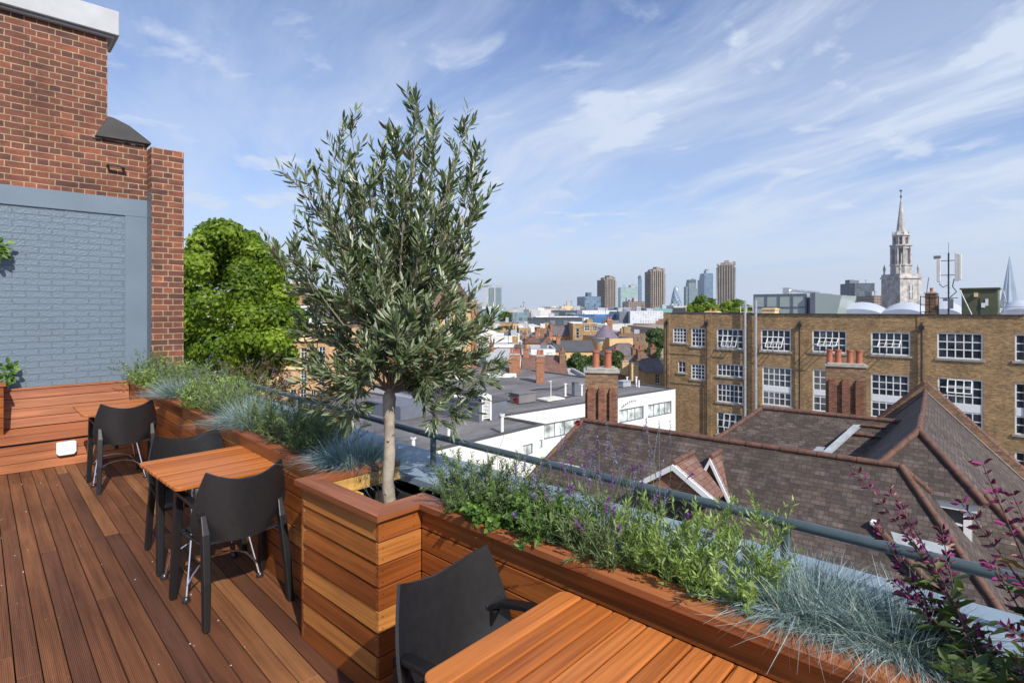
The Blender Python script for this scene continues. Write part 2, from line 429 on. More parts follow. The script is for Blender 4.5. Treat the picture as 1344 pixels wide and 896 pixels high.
M['dull'] = leafmat('dull_leaves', [(0, (.03, .06, .014)), (.6, (.06, .11, .025)), (1, (.13, .19, .04))], .55, .25)
M['rust'] = leafmat('rusty_leaves', [(0, (.05, .03, .02)), (.5, (.13, .07, .045)), (1, (.10, .13, .03))], .6, .25)
M['rosemary'] = leafmat('rosemary_leaves', [(0, (.05, .09, .03)), (.6, (.11, .17, .055)), (1, (.20, .27, .10))], .5, .25)
M['mint'] = leafmat('mint_leaves', [(0, (.04, .09, .015)), (.6, (.09, .18, .03)), (1, (.2, .32, .06))], .45, .3)
M['lavleaf'] = leafmat('lavender_leaves', [(0, (.08, .12, .05)), (.6, (.16, .22, .09)), (1, (.27, .34, .16))], .6, .25)
M['artemisia'] = leafmat('artemisia_leaves', [(0, (.13, .20, .05)), (.6, (.27, .37, .10)), (1, (.42, .52, .20))], .5, .35)
M['fescue'] = leafmat('fescue_blades', [(0, (.08, .13, .13)), (.6, (.22, .31, .32)), (.92, (.42, .52, .53)), (1, (.5, .45, .3))], .5, .2)
M['fescue_d'] = leafmat('fescue_blades_dark', [(0, (.08, .14, .15)), (.6, (.21, .32, .34)), (1, (.42, .53, .56))], .5, .2)
M['lavfl'] = leafmat('lavender_flowers', [(0, (.12, .07, .25)), (1, (.34, .27, .55))], .7, .25)
M['violet'] = leafmat('violet_flowers', [(0, (.14, .03, .22)), (1, (.30, .08, .42))], .7, .25)
M['magenta'] = leafmat('magenta_flowers', [(0, (.08, .015, .035)), (.45, (.16, .02, .08)), (.7, (.34, .04, .22)), (.85, (.28, .13, .12)), (1, (.35, .2, .17))], .6, .25)
M['salvia'] = leafmat('salvia_leaves', [(0, (.03, .05, .02)), (.6, (.08, .13, .035)), (.9, (.17, .2, .06)), (1, (.2, .1, .04))], .5, .3)
M['redfl'] = leafmat('red_flowers', [(0, (.16, .01, .02)), (1, (.35, .03, .04))], .6, .2)
M['stem_g'] = plain('green_stem', (.10, .14, .05), .7, var=.2)
M['stem_r'] = plain('purple_stem', (.09, .04, .04), .7, var=.2)
# ------------------------------------------------------------------ camera, sky, sun
cam = bpy.data.objects.new('camera', bpy.data.cameras.new('camera')); COL.objects.link(cam)
cam.location = (0, 0, EYE)
cam.rotation_euler = (R_(90), 0, math.atan2(-FX, FY))
cam.data.sensor_width = 36; cam.data.lens = 36 * F / 1344
cam.data.shift_y = -(448 - HY) / 1344
cam.data.clip_start = .05; cam.data.clip_end = 30000
scene.camera = cam

SD = Vector((-.33, -1.0, .90)).normalized()        # towards the sun
sun = bpy.data.objects.new('sun', bpy.data.lights.new('sun', 'SUN')); COL.objects.link(sun)
sun.data.energy = 4.3; sun.data.angle = R_(.5); sun.data.color = (1, .93, .83)
sun.rotation_euler = SD.to_track_quat('Z', 'Y').to_euler()
sun.location = (0, 0, 40)

w = bpy.data.worlds.new('World'); scene.world = w; w.use_nodes = True
nt = w.node_tree; N = nt.nodes; Lk = nt.links
bg = N['Background']
sky = N.new('ShaderNodeTexSky'); sky.sky_type = 'NISHITA'; sky.sun_disc = False
sky.sun_elevation = math.asin(SD.z); sky.sun_rotation = math.atan2(SD.x, SD.y)
sky.altitude = 50; sky.air_density = 1.0; sky.dust_density = .6; sky.ozone_density = 1.6
bg.inputs['Strength'].default_value = .10
Lk.new(mixc(nt, 1.0, sky.outputs[0], (.78, .93, 1.22), 'MULTIPLY'), bg.inputs['Color'])
d = coords(nt, 'Generated')
sp = N.new('ShaderNodeSeparateXYZ'); Lk.new(d, sp.inputs[0])
zz = math_(nt, 'ADD', math_(nt, 'MAXIMUM', sp.outputs[2], 0.0), .11)
cb = N.new('ShaderNodeCombineXYZ')
Lk.new(math_(nt, 'DIVIDE', sp.outputs[0], zz), cb.inputs[0]); Lk.new(math_(nt, 'DIVIDE', sp.outputs[1], zz), cb.inputs[1])
pl = cb.outputs[0]
wn = N.new('ShaderNodeTexNoise'); wn.inputs['Scale'].default_value = .5; wn.inputs['Detail'].default_value = 3
Lk.new(pl, wn.inputs['Vector'])
wv = N.new('ShaderNodeVectorMath'); wv.operation = 'MULTIPLY_ADD'
wv.inputs[1].default_value = (1.0, 1.0, 0); Lk.new(wn.outputs['Color'], wv.inputs[0]); Lk.new(pl, wv.inputs[2])
wr = mapping(nt, wv.outputs[0], (1, 1, 1), (0, 0, R_(-70)))
streak = noise(nt, mapping(nt, wr, (.45, 1.65, 1)), 1.0, 10, .66)
veil = noise(nt, mapping(nt, wr, (.45, .9, 1), (0, 0, 0), (3.1, 1.2, 0)), .8, 6, .6)
puff = noise(nt, mapping(nt, wv.outputs[0], (1, 1, 1), (0, 0, 0), (.6, 2.4, 0)), 2.3, 8, .6)
f1 = ramp(nt, streak, [(.43, (0, 0, 0)), (.52, (.36, .36, .36)), (.63, (1, 1, 1))])
f2 = ramp(nt, veil, [(.40, (0, 0, 0)), (.60, (.9, .9, .9))])
f3 = ramp(nt, puff, [(.56, (0, 0, 0)), (.66, (.9, .9, .9))])
# more cloud towards the right of the view (east side), less on the left
side = math_(nt, 'ADD', math_(nt, 'MULTIPLY', sp.outputs[0], .55), math_(nt, 'MULTIPLY', sp.outputs[1], -.6))
side = ramp(nt, math_(nt, 'ADD', side, .45), [(0, (.35, .35, .35)), (.9, (1, 1, 1))])
cl = math_(nt, 'ADD', math_(nt, 'MULTIPLY', f1, .62), math_(nt, 'MULTIPLY', f2, .34))
cl = math_(nt, 'MULTIPLY', cl, side)
cl = math_(nt, 'ADD', cl, math_(nt, 'MULTIPLY', f3, .5))
low = ramp(nt, sp.outputs[2], [(0, (.78, .78, .78)), (.08, (.58, .58, .58)), (.22, (.28, .28, .28)), (.45, (.04, .04, .04)), (.6, (0, 0, 0))])
cl = math_(nt, 'MINIMUM', math_(nt, 'ADD', cl, low), .92)
bg2 = N.new('ShaderNodeBackground'); bg2.inputs['Color'].default_value = (.58, .65, .77, 1)
bg2.inputs['Strength'].default_value = .92
mx = N.new('ShaderNodeMixShader'); Lk.new(cl, mx.inputs[0]); Lk.new(bg.outputs[0], mx.inputs[1]); Lk.new(bg2.outputs[0], mx.inputs[2])
Lk.new(mx.outputs[0], N['World Output'].inputs[0])
vs = scene.view_settings; vs.view_transform = 'Standard'; vs.look = 'None'; vs.gamma = 1; vs.exposure = 0.42

# ------------------------------------------------------------------ terrace: deck
random.seed(3)
b = MB(); BW = .0955
p = -3.6
while p < .10:
    q = -7.0 + random.random() * 2
    while q < 5.1:
        L = random.choice([2.4, 3.0, 3.6, 4.2]); q1 = min(q + L, 5.1)
        b.box2((p, q + .001, -.03), (p + BW - .0055, q1 - .0015, random.uniform(-.001, .001)), grain=1)
        q = q1
    p += BW
o = left(b.build('deck', M['deck'], bev=.002)); tag(o, kind='structure')
b = MB(); b.box2((-3.7, -7.2, -.20), (.12, 5.2, -.06))
o = left(b.build('deck_underlay', M['soil'])); tag(o, kind='structure')

# ------------------------------------------------------------------ cladding helpers
def boards(b, c, along, L, nrm_, z0, z1, n, th=.024, gap=.0065):
    """boards on a vertical face starting at c (x,y), running L along axis 0 or 1, thickness towards -nrm"""
    h = (z1 - z0) / n
    for i in range(n):
        za, zb = z0 + i * h + gap / 2, z0 + (i + 1) * h - gap / 2
        s = 0.0
        cuts = [0, L] if L < 2.5 else [0, L * random.uniform(.3, .6), L]
        for k in range(len(cuts) - 1):
            a, e = cuts[k] + (.001 if k else 0), cuts[k + 1]
            if along == 1: b.box2((c[0], c[1] + a, za), (c[0] + nrm_ * th, c[1] + e, zb), grain=1)
            else: b.box2((c[0] + a, c[1], za), (c[0] + e, c[1] + nrm_ * th, zb), grain=0)
def screws(parent, pts, nrm_):
    b = MB()
    for p in pts:
        p = Vector(p); t = Vector(nrm_) * .0012
        b.tube([p, p + t], .0034, 6)
    return b.build('screws', M['chrome'], parent)

# left planter (in the turned left frame)
def mb_build(b, name, mat, root, **k): return b.build(name, mat, root, **k)
pl_l = empty('planter_bed', (LO[0], LO[1], 0), LA, 'long hardwood clad planter bed behind the two far bistro tables', 'planter')
b = MB(); boards(b, (.055, .04), 1, 5.66, 1, .0, .812, 8)
b.build('cladding', M['clad'], pl_l, bev=.002)
b = MB()
b.box2((.03, .04, .815), (.15, 2.9, .840), grain=1); b.box2((.03, 2.901, .815), (.15, 5.69, .840), grain=1)
b.build('capping', M['clad_cap'], pl_l, bev=.003)
b = MB(); b.box2((.081, .04, -.2), (.45, 5.69, .76)); b.build('soil', M['soil'], pl_l)
# right planter
pl_r = empty('planter_bed', (1.60, 2.10, 0), 0, 'nearest hardwood clad planter bed running from the tree box to the lower right corner', 'planter')
b = MB(); boards(b, (.032, -5.0), 1, 5.004, 1, .0, .812, 8); b.build('cladding', M['clad'], pl_r, bev=.002)
b = MB(); b.face([(0, -5, .84), (.115, -5, .84), (.115, .0975, .84), (0, -.0195, .84)], uv=[(-5, 0), (-5, .1), (.1, .1), (0, 0)])
b.face([(0, -5, .815), (0, -.0195, .815), (.115, .0975, .815), (.115, -5, .815)])
b.face([(0, -5, .815), (0, -5, .84), (0, -.0195, .84), (0, -.0195, .815)], uv=[(-5, 0), (-5, .025), (0, .025), (0, 0)])
b.face([(.115, -5, .84), (.115, -5, .815), (.115, .0975, .815), (.115, .0975, .84)])
b.build('capping', M['clad_cap'], pl_r)
b = MB(); b.box2((.058, -5, -.2), (.37, .08, .735)); b.build('soil', M['soil'], pl_r)
# tree box: outer 1.37..1.60 in x at the front, y 2.08..2.86
tb = empty('tree_planter', (1.37, 2.08, 0), 0, 'square hardwood clad planter box with a mitred rim around the olive tree', 'planter')
b = MB()
x0, x1, y0, y1 = .026, .232, .026, .75
boards(b, (x0, y0 + .024), 1, y1 - y0 - .048, 1, 0, .812, 8)
boards(b, (x0, y0), 0, x1 - x0 + .03, 1, 0, .812, 8)
boards(b, (x0, y1), 0, .10, -1, 0, .812, 8)
b.build('cladding', M['clad'], tb, bev=.002)
b = MB()
w_ = .115; X1 = .62; Y1 = .78
def capseg(poly, g):
    n = len(poly)
    uvf = lambda p: (p[g] + .3, p[1 - g] + .7 * g)
    rr = random.random()
    b.face([(p[0], p[1], .842) for p in poly], rr, 0, [uvf(p) for p in poly])
    b.face([(p[0], p[1], .815) for p in reversed(poly)], rr)
    for i in range(n):
        a, c = poly[i], poly[(i + 1) % n]
        L = math.hypot(a[0] - c[0], a[1] - c[1])
        b.face([(a[0], a[1], .815), (c[0], c[1], .815), (c[0], c[1], .842), (a[0], a[1], .842)], rr, 0, [(0, 0), (L, 0), (L, .027), (0, .027)])
capseg([(0, 0), (w_, w_), (w_, Y1 - w_), (0, Y1)], 1)
capseg([(.0008, -.0004), (.23, 0), (.345, .1165), (.345, w_), (w_ + .0008, w_ - .0004)], 0)
capseg([(w_ + .0005, Y1 - w_), (.60, Y1 - w_), (.60, Y1), (.0008, Y1)], 0)
b.build('capping', M['clad_cap'], tb)
pts = []
for i in range(8):
    for dz in (.025, .075):
        for yy in (y0 + .02, y1 - .03): pts.append((x0 - .0002, yy, i * .1015 + dz))
scr = screws(tb, pts, (-1, 0, 0))
pts = [(xx, y0 - .0002, i * .1015 + dz) for i in range(8) for dz in (.025, .075) for xx in (x0 + .02, x1 - .015)]
screws(tb, pts, (0, -1, 0))
b = MB(); b.box2((.14, .668, .735), (.60, .70, .812), grain=0); b.build('beam', M['pine'], tb, bev=.002)
b = MB(); b.box2((.24, .60, .25), (.31, .666, .735), grain=2); b.build('post', M['pine'], tb, bev=.002)
b = MB(); b.box2((.052, .052, .1), (.60, .72, .30)); b.box2((.6, .1, .1), (.612, .72, .73))
b.build('liner', M['liner'], tb)
b = MB()
for k in range(3):
    b.box((.26 + .05 * k, .30 + .07 * k, .312 + .012 * k), (.22, .07, .022), rot=.5 * k + .3, grain=0)
b.build('offcut', M['clad'], tb)
b = MB()
b.tube([(.31, .61, .70), (.40, .52, .62), (.46, .40, .55), (.53, .30, .50)], .0022, 5)
b.build('tie_wire', M['white'], tb)

# bench across the far end (left frame)
bn = empty('bench', (LO[0], LO[1], 0), LA, 'built in hardwood bench with sloping slatted back below the blue brick wall', 'bench')
b = MB(); boards(b, (-3.4, 5.05), 0, 3.45, 1, 0, .29, 3); b.build('front_panel', M['bench'], bn, bev=.002)
b = MB()
sa = math.atan2(.055, .54)
for k in range(4):
    c = .062 + k * .137
    rot = Matrix.Rotation(sa, 3, 'X')
    b.box((-1.675, 5.02 + c * math.cos(sa), .322 + c * math.sin(sa)), (3.45, .132, .026), rot=rot, grain=0)
b.build('seat', M['bench'], bn, bev=.003)
b = MB()
ba = math.atan2(.42, .09)
for k in range(4):
    c = .055 + k * .108
    rot = Matrix.Rotation(ba, 3, 'X')
    b.box((-1.675, 5.57 + c * math.cos(ba), .392 + c * math.sin(ba)), (3.45, .1035, .022), rot=rot, grain=0)
b.box((-1.675, 5.672, .824), (3.45, .07, .022), grain=0)
b.build('backrest', M['bench'], bn, bev=.002)
# raised end planter at the left border
ep = empty('end_planter', LW(-1.14, 5.33), LA, 'tall narrow hardwood planter standing on the bench at the left border of the photo', 'planter')
b = MB(); boards(b, (-1.2, 0), 0, 1.2, 1, .335, .90, 5); boards(b, (-.024, .025), 1, .33, 1, .335, .90, 5)
b.build('cladding', M['clad'], ep, bev=.002)
b = MB(); b.box2((-1.2, -.02, .901), (.02, .36, .925), grain=0); b.build('capping', M['clad_cap'], ep, bev=.002)
# bulkhead lamp under the bench
lp = empty('bulkhead_light', LW(-.632, 5.045, .20), LA, 'small white square lamp with cut corners on the bench front', 'lamp')
b = MB(); pr_ = [(-.088, -.05), (-.065, -.075), (.065, -.075), (.088, -.05), (.088, .06), (.075, .072), (-.075, .072), (-.088, .06)]
def xz_prism(b, poly, y0, y1, rnd=None, mi=0):
    n = len(poly)
    b.face([(p[0], y0, p[1]) for p in poly], rnd, mi)
    b.face([(p[0], y1, p[1]) for p in reversed(poly)], rnd, mi)
    for i in range(n):
        a, c = poly[i], poly[(i + 1) % n]
        b.face([(c[0], y0, c[1]), (a[0], y0, a[1]), (a[0], y1, a[1]), (c[0], y1, c[1])], rnd, mi)
xz_prism(b, pr_, -.045, 0); b.build('housing', M['white'], lp, bev=.006, seg=2)
b = MB(); xz_prism(b, [(p[0] * .78, p[1] * .74) for p in pr_], -.0475, -.044); b.build('diffuser', M['white_frame'], lp)

# ------------------------------------------------------------------ brick wall with chimney breast (left frame)
wl = empty('brick_wall', (LO[0], LO[1], 0), LA, 'tall red brick end wall painted slate blue below with a stepped top', 'wall')
Q = 5.72
def xzwall(b, poly, y, th, rnd=.5):
    xz_prism(b, poly, y, y + th, rnd)
b = MB()
xzwall(b, [(-3.6, 3.17), (.262, 3.17), (.262, 3.90), (-.163, 3.90), (-.163, 5.19), (-3.6, 5.19)], Q, .5)
b.build('brickwork', M['brick_red'], wl)
b = MB(); xzwall(b, [(-3.6, -1), (.262, -1), (.262, 3.169), (-3.6, 3.169)], Q, .5); b.build('painted_brickwork', M['brick_blue'], wl)
b = MB(); b.box2((-3.6, Q - .016, 2.946), (.262, Q - .002, 3.168)); b.box2((.02, Q - .016, -.5), (.262, Q - .002, 2.944))
b.build('painted_border', M['render_blue'], wl, bev=.002)
b = MB(); b.box2((.262, 5.47, 3.27), (.632, 6.2, 3.83), rnd=.5); b.box2((.262, 5.47, -3), (.632, 6.2, 3.27), rnd=.5, skip=(4,))
b.build('pier', M['brick_red'], wl)
b = MB(); b.face([(.2615, 5.473, -3), (.2615, 5.473, 3.27), (.2615, Q, 3.27), (.2615, Q, -3)]); b.build('painted_reveal', M['brick_blue'], wl)
b = MB()
xz_prism(b, [(-.30, 3.89), (.30, 3.90), (.30, 3.93), (.06, 4.10), (-.10, 4.16), (-.163, 4.17)], Q - .06, Q + .5)
b.build('lead_capping', M['lead'], wl, bev=.01)
b = MB(); b.box2((-3.6, Q - .10, 5.192), (-.05, Q + .55, 5.50)); b.box2((-3.6, Q - .06, 5.16), (-.10, Q + .5, 5.190))
b.build('coping_band', M['band'], wl, bev=.01)
b = MB(); b.box2((-3.6, Q, 5.502), (-.42, Q + .4, 6.2), rnd=.5); b.build('stack', M['brick_red'], wl)
b = MB(); b.tube([(-.16, Q, 3.55), (-.16, Q - .08, 3.56), (.0, Q - .08, 3.55), (.0, Q, 3.545)], .018, 8); b.build('iron_bracket', M['lead'], wl)
b = MB()
for k in range(16):
    b.box((-.30 + .034 * k, Q - .006, 3.893 + random.uniform(-.012, .012)), (random.uniform(.03, .06), .02, random.uniform(.02, .04)), rot=random.random() * .3)
b.build('mortar_fillet', M['concrete_cap'], wl)

# ------------------------------------------------------------------ parapet and handrail
pp = empty('parapet', (0, 0, 0), 0, 'broad slate blue painted parapet coping under the handrail', 'parapet')
b = MB()
pin = [(1.97, -4), (1.97, 2.8), LW(.47, 5.46)[:2]]; pout = [(2.40, -4), (2.40, 2.8), LW(.90, 5.46)[:2]]
poly = [pin[0], pout[0], pout[1], pout[2], pin[2], pin[1]]
b.prism(poly, .660, .775); b.build('coping', M['coping'], pp, bev=.008)
b = MB(); poly2 = [(x + (.04 if k in (0, 4, 5) else -.04), y) for k, (x, y) in enumerate(poly)]
b.prism(poly2, -4, .659); b.build('upstand', M['coping'], pp)
rl = empty('handrail', (2.2, -4, .775), 0, 'dark grey green tubular handrail along the whole parapet', 'railing')
def rel(v): return (v[0] - 2.2, v[1] + 4, v[2] - .775)
E0 = LW(.72, 5.44, .958)
b = MB(); b.tube([rel((2.2, -4, .958)), rel((2.2, 2.75, .958)), rel(tuple(LW(.70, .15, .958))), rel(E0)], .0195, 14)
b.build('rail', M['rail'], rl, smooth=True)
for y in (-1.35, .66, 2.72, 4.75, 6.8):
    if y < 2.8: P = Vector((2.2, y, .775))
    else: P = LW(.705, y - 2.8, .775)
    b = MB(); b.tube([(0, 0, 0), (0, 0, .18)], .0185, 12)
    po = b.build('post', M['rail'], rl, smooth=True, loc=rel(P))
    b = MB(); b.tube([(0, 0, 0), (0, 0, .006)], .042, 16); b.build('flange', M['rail'], po, smooth=True)

# ------------------------------------------------------------------ tables
def make_table():
    t = empty('bistro_table', (0, 0, 0))
    b = MB(); W = .645; D = .77; wide, nar = .0885, .0595; gap = .0075
    y = -D / 2
    seq = [wide, nar, nar, nar, nar, wide, nar, nar, nar, nar, wide]
    k = (D - gap * 10) / sum(seq)
    for i, s_ in enumerate(seq):
        s_ *= k
        if i in (0, 10):      # end boards with rounded outer corners
            c = .035; sg = -1 if i == 0 else 1
            ya, yb = (y, y + s_)
            o_, n_ = (ya, yb) if i == 0 else (yb, ya)
            pts = []
            for a in range(6):
                t_ = math.pi / 2 * a / 5
                pts.append((-W / 2 + c - c * math.cos(t_), o_ - sg * (c - c * math.sin(t_))))
            pts += [(-p[0], p[1]) for p in reversed(pts)]
            poly = [(-W / 2, n_)] + pts + [(W / 2, n_)]
            if i == 0: pass
            else: poly = poly[::-1]
            r = random.random(); off = random.random() * 5
            b.face([(p[0], p[1], .74) for p in poly], r, 0, [(p[0] + off, p[1] + off) for p in poly])
            b.face([(p[0], p[1], .718) for p in reversed(poly)], r)
            for q in range(len(poly)):
                a_, e_ = poly[q], poly[(q + 1) % len(poly)]
                b.face([(a_[0], a_[1], .718), (e_[0], e_[1], .718), (e_[0], e_[1], .74), (a_[0], a_[1], .74)], r, 0, [(a_[0], 0), (e_[0], 0), (e_[0], .02), (a_[0], .02)])
        else: b.box2((-W / 2, y, .718), (W / 2, y + s_, .74), grain=0)
        y += s_ + gap
    b.build('tabletop', M['table'], t, bev=.0045, seg=2)
    b = MB()
    for x in (-.2, .2): b.box2((x - .02, -.34, .700), (x + .02, .34, .7175))
    b.box2((-.2, -.02, .685), (.2, .02, .699)); b.build('underframe', M['black_leg'], t, bev=.003)
    for sy in (-1, 1):
        b = MB()
        for sx in (-1, 1):
            b.tube([(sx * .12, sy * .03, .69), (sx * .16, sy * .12, .35), (sx * .215, sy * .21, .018)], .0085, 8)
        pts = []
        for k in range(13):
            u = -1 + k / 6
            pts.append((u * .205, sy * (.198 - .035 * (1 - u * u)), .09 + .12 * (1 - abs(u) ** 3)))
        b.tube(pts, .006, 8)
        lg = b.build('leg', M['chrome'], t, smooth=True)
        b = MB()
        for sx in (-1, 1): b.lathe([(.021, 0), (.024, .01), (.018, .026), (.010, .034)], 12, (sx * .217, sy * .213, 0))
        b.build('glide', M['black'], lg, smooth=True)
    b = MB(); b.tube([(0, 0, .30), (0, 0, .70)], .02, 12); b.build('column', M['black_leg'], t, smooth=True)
    return t
random.seed(11)
tbl = make_table()
G_T = 'slatted hardwood bistro tables along the planter'
tags_t = [((1.315, 3.892, 0), 0.0, 'slatted hardwood bistro table between two black chairs in the middle of the left planter'),
          ((1.415, 6.93, 0), -.05, 'farthest slatted hardwood bistro table, in front of the built in bench'),
          ((1.268, .845, 0), 0.0, 'nearest slatted hardwood bistro table, cut off by the bottom of the photo')]
for i, (loc, rz, lab) in enumerate(tags_t):
    o = tbl if i == 0 else copy_tree(tbl)
    o.location = loc; o.rotation_euler = (0, 0, rz); tag(o, lab, 'table', G_T)

# ------------------------------------------------------------------ chairs
def make_chair():
    c = empty('chair', (0, 0, 0))
    def shell(fn, nu, nv, th, name):
        b = MB(); P = [[Vector(fn(-1 + 2 * i / nu, j / nv)) for i in range(nu + 1)] for j in range(nv + 1)]
        def nr(i, j):
            a = P[j][min(i + 1, nu)] - P[j][max(i - 1, 0)]; e = P[min(j + 1, nv)][i] - P[max(j - 1, 0)][i]
            return a.cross(e).normalized()
        Q_ = [[P[j][i] - nr(i, j) * th for i in range(nu + 1)] for j in range(nv + 1)]
        W_ = (nu + 1); base = 0
        V = [p for r in P for p in r] + [p for r in Q_ for p in r]
        n = len(P) * W_; b.v = [tuple(p) for p in V]
        def add(q): b.f.append(q); b.uv.extend([(V[i][0], V[i][2]) for i in q]); b.rn.append(.5); b.mi.append(0)
        for j in range(nv):
            for i in range(nu):
                a = j * W_ + i
                add((a, a + 1, a + W_ + 1, a + W_)); add((n + a + W_, n + a + W_ + 1, n + a + 1, n + a))
        for i in range(nu):
            add((i + 1, i, n + i, n + i + 1)); a = nv * W_ + i; add((a, a + 1, n + a + 1, n + a))
        for j in range(nv):
            a = j * W_; add((a, a + W_, n + a + W_, n + a)); a = j * W_ + nu; add((a + W_, a, n + a, n + a + W_))
        return b.build(name, M['black'], c, smooth=True, angle=60)
    def back(u, v):
        if v < .35: wd = .215 + .042 * math.sin(v / .35 * math.pi / 2)
        else: wd = .257 - .052 * ((v - .35) / .65) ** 1.7
        top = .780 + .060 * abs(u) ** 1.9
        z = .43 + (top - .43) * v
        y = -.19 - .03 * v + .145 * abs(u) ** 2.6 * (1 - .62 * v)
        return (-u * wd, y, z)
    bk = shell(back, 22, 14, .011, 'backrest')
    def seat(u, v):
        y = -.17 + .40 * v
        z = .445 - .012 * (1 - u * u) - .02 * math.sin(v * math.pi) * .5 + (-.03 * max(0, (v - .85) / .15) ** 2)
        return (u * (.195 + .02 * v), y, z)
    shell(seat, 12, 10, .012, 'seat')
    def leg(sx, pts, secs, name='leg'):
        b = MB(); rings = []
        for (p, (sw, sd)) in zip(pts, secs):
            i = len(b.v)
            for (a, e) in ((-1, -1), (1, -1), (1, 1), (-1, 1)):
                b.v.append((sx * p[0] + a * sw / 2, p[1] + e * sd / 2, p[2]))
            rings.append(i)
        for r0, r1 in zip(rings, rings[1:]):
            for k in range(4):
                k2 = (k + 1) % 4; b.f.append((r0 + k, r0 + k2, r1 + k2, r1 + k)); b.uv += [(0, 0), (.1, 0), (.1, .1), (0, .1)]; b.rn.append(.5); b.mi.append(0)
        for r, rev in ((rings[0], 1), (rings[-1], 0)):
            q = (r, r + 1, r + 2, r + 3); b.f.append(q[::-1] if rev else q); b.uv += [(0, 0)] * 4; b.rn.append(.5); b.mi.append(0)
        return b.build(name, M['black_leg'], c, bev=.006, seg=2)
    for sx in (-1, 1):
        leg(sx, [(.232, -.255, 0), (.222, -.225, .25), (.212, -.172, .50), (.214, -.135, .60)], [(.034, .046), (.040, .052), (.042, .052), (.030, .036)])
        leg(sx, [(.262, .262, 0), (.252, .225, .35), (.247, .205, .60), (.246, .198, .645)], [(.036, .050), (.042, .056), (.044, .058), (.046, .058)])
        # armrest bridging front leg and back
        b = MB(); pts = [(.246, .222, .652), (.244, .12, .655), (.238, .0, .648), (.228, -.10, .630), (.215, -.155, .60)]
        for a, e in zip(pts, pts[1:]): pass
        n = len(pts)
        for p in pts:
            for (ax, az) in ((-1, -1), (1, -1), (1, 1), (-1, 1)):
                b.v.append((sx * p[0] + ax * .023, p[1], p[2] + az * .011))
        for j in range(n - 1):
            for k in range(4):
                k2 = (k + 1) % 4; b.f.append((j * 4 + k, j * 4 + k2, j * 4 + 4 + k2, j * 4 + 4 + k)[::-1]); b.uv += [(0, 0)] * 4; b.rn.append(.5); b.mi.append(0)
        for r in (0, (n - 1) * 4): b.f.append((r, r + 1, r + 2, r + 3)); b.uv += [(0, 0)] * 4; b.rn.append(.5); b.mi.append(0)
        b.build('armrest', M['black_leg'], c, bev=.005, seg=2)
        b = MB(); b.tube([(sx * .20, -.17, .415), (sx * .215, 0, .418), (sx * .235, .215, .415)], .012, 8); b.build('side_rail', M['black_leg'], c, smooth=True)
    b = MB(); b.tube([(-.235, .215, .412), (.235, .215, .412)], .011, 8); b.build('front_rail', M['black_leg'], c, smooth=True)
    return c
ch = make_chair()
G_C = 'black plastic chairs at the bistro tables'
spots = [((1.31, 3.512, 0), -.03, 'black plastic armchair seen from behind on the near side of the middle table'),
         ((1.365, 4.425, 0), math.pi - .05, 'black plastic armchair facing the camera, on the far side of the middle table'),
         ((1.425, 6.655, 0), -.08, 'farthest black plastic armchair, its back to the camera at the table by the bench'),
         ((1.30, 1.36, 0), math.pi + .02, 'nearest black plastic armchair, large in front at the foreground table')]
for i, (loc, rz, lab) in enumerate(spots):
    o = ch if i == 0 else copy_tree(ch)
    o.location = loc; o.rotation_euler = (0, 0, rz); tag(o, lab, 'chair', G_C)
# ------------------------------------------------------------------ foliage
rng = np.random.default_rng(5)
def norm(a): return a / np.maximum(np.linalg.norm(a, axis=1, keepdims=True), 1e-9)
def mesh_np(name, V, Fc, mat, parent, rnd, nper):
    me = bpy.data.meshes.new(name)
    nf = len(Fc); k = Fc.shape[1]
    me.vertices.add(len(V)); me.vertices.foreach_set('co', V.astype(np.float32).ravel())
    me.loops.add(nf * k); me.loops.foreach_set('vertex_index', Fc.astype(np.int32).ravel())
    me.polygons.add(nf); me.polygons.foreach_set('loop_start', (np.arange(nf) * k).astype(np.int32))
    me.polygons.foreach_set('loop_total', np.full(nf, k, dtype=np.int32))
    a = me.attributes.new('rnd', 'FLOAT', 'FACE'); a.data.foreach_set('value', np.repeat(rnd, nper).astype(np.float32))
    me.update(calc_edges=True)
    me.materials.append(mat)
    me.polygons.foreach_set('use_smooth', [True] * nf)
    o = bpy.data.objects.new(name, me); COL.objects.link(o)
    if parent: o.parent = parent
    return o
def leaves(name, P, D, Nn, L, Wd, mat, parent, fold=.25, rnd=None):
    """P base, D direction, Nn approx normal (N,3); L, Wd arrays"""
    n = len(P); D = norm(D); S = norm(np.cross(D, Nn)); Nn = np.cross(S, D)
    L = np.broadcast_to(L, n)[:, None]; Wd = np.broadcast_to(Wd, n)[:, None]
    V = np.empty((n, 6, 3))
    V[:, 0] = P
    m = P + D * L * .42
    V[:, 1] = m + S * Wd * .5 + Nn * Wd * fold
    V[:, 2] = m - S * Wd * .5 + Nn * Wd * fold
    V[:, 3] = P + D * L * .78 + S * Wd * .33 + Nn * (Wd * fold * .7 - L * .03)
    V[:, 4] = P + D * L * .78 - S * Wd * .33 + Nn * (Wd * fold * .7 - L * .03)
    V[:, 5] = P + D * L - Nn * L * .08
    V2 = V.reshape(-1, 3); i = np.arange(n)[:, None] * 6
    # mid rib vertices are shared 0 and 5: fans on each side
    q = np.concatenate([i + np.array([[0, 1, 3]]), i + np.array([[0, 3, 5]]), i + np.array([[0, 5, 4]]), i + np.array([[0, 4, 2]])], axis=1).reshape(-1, 3)
    if rnd is None: rnd = rng.random(n)
    return mesh_np(name, V2, q, mat, parent, rnd, 4)
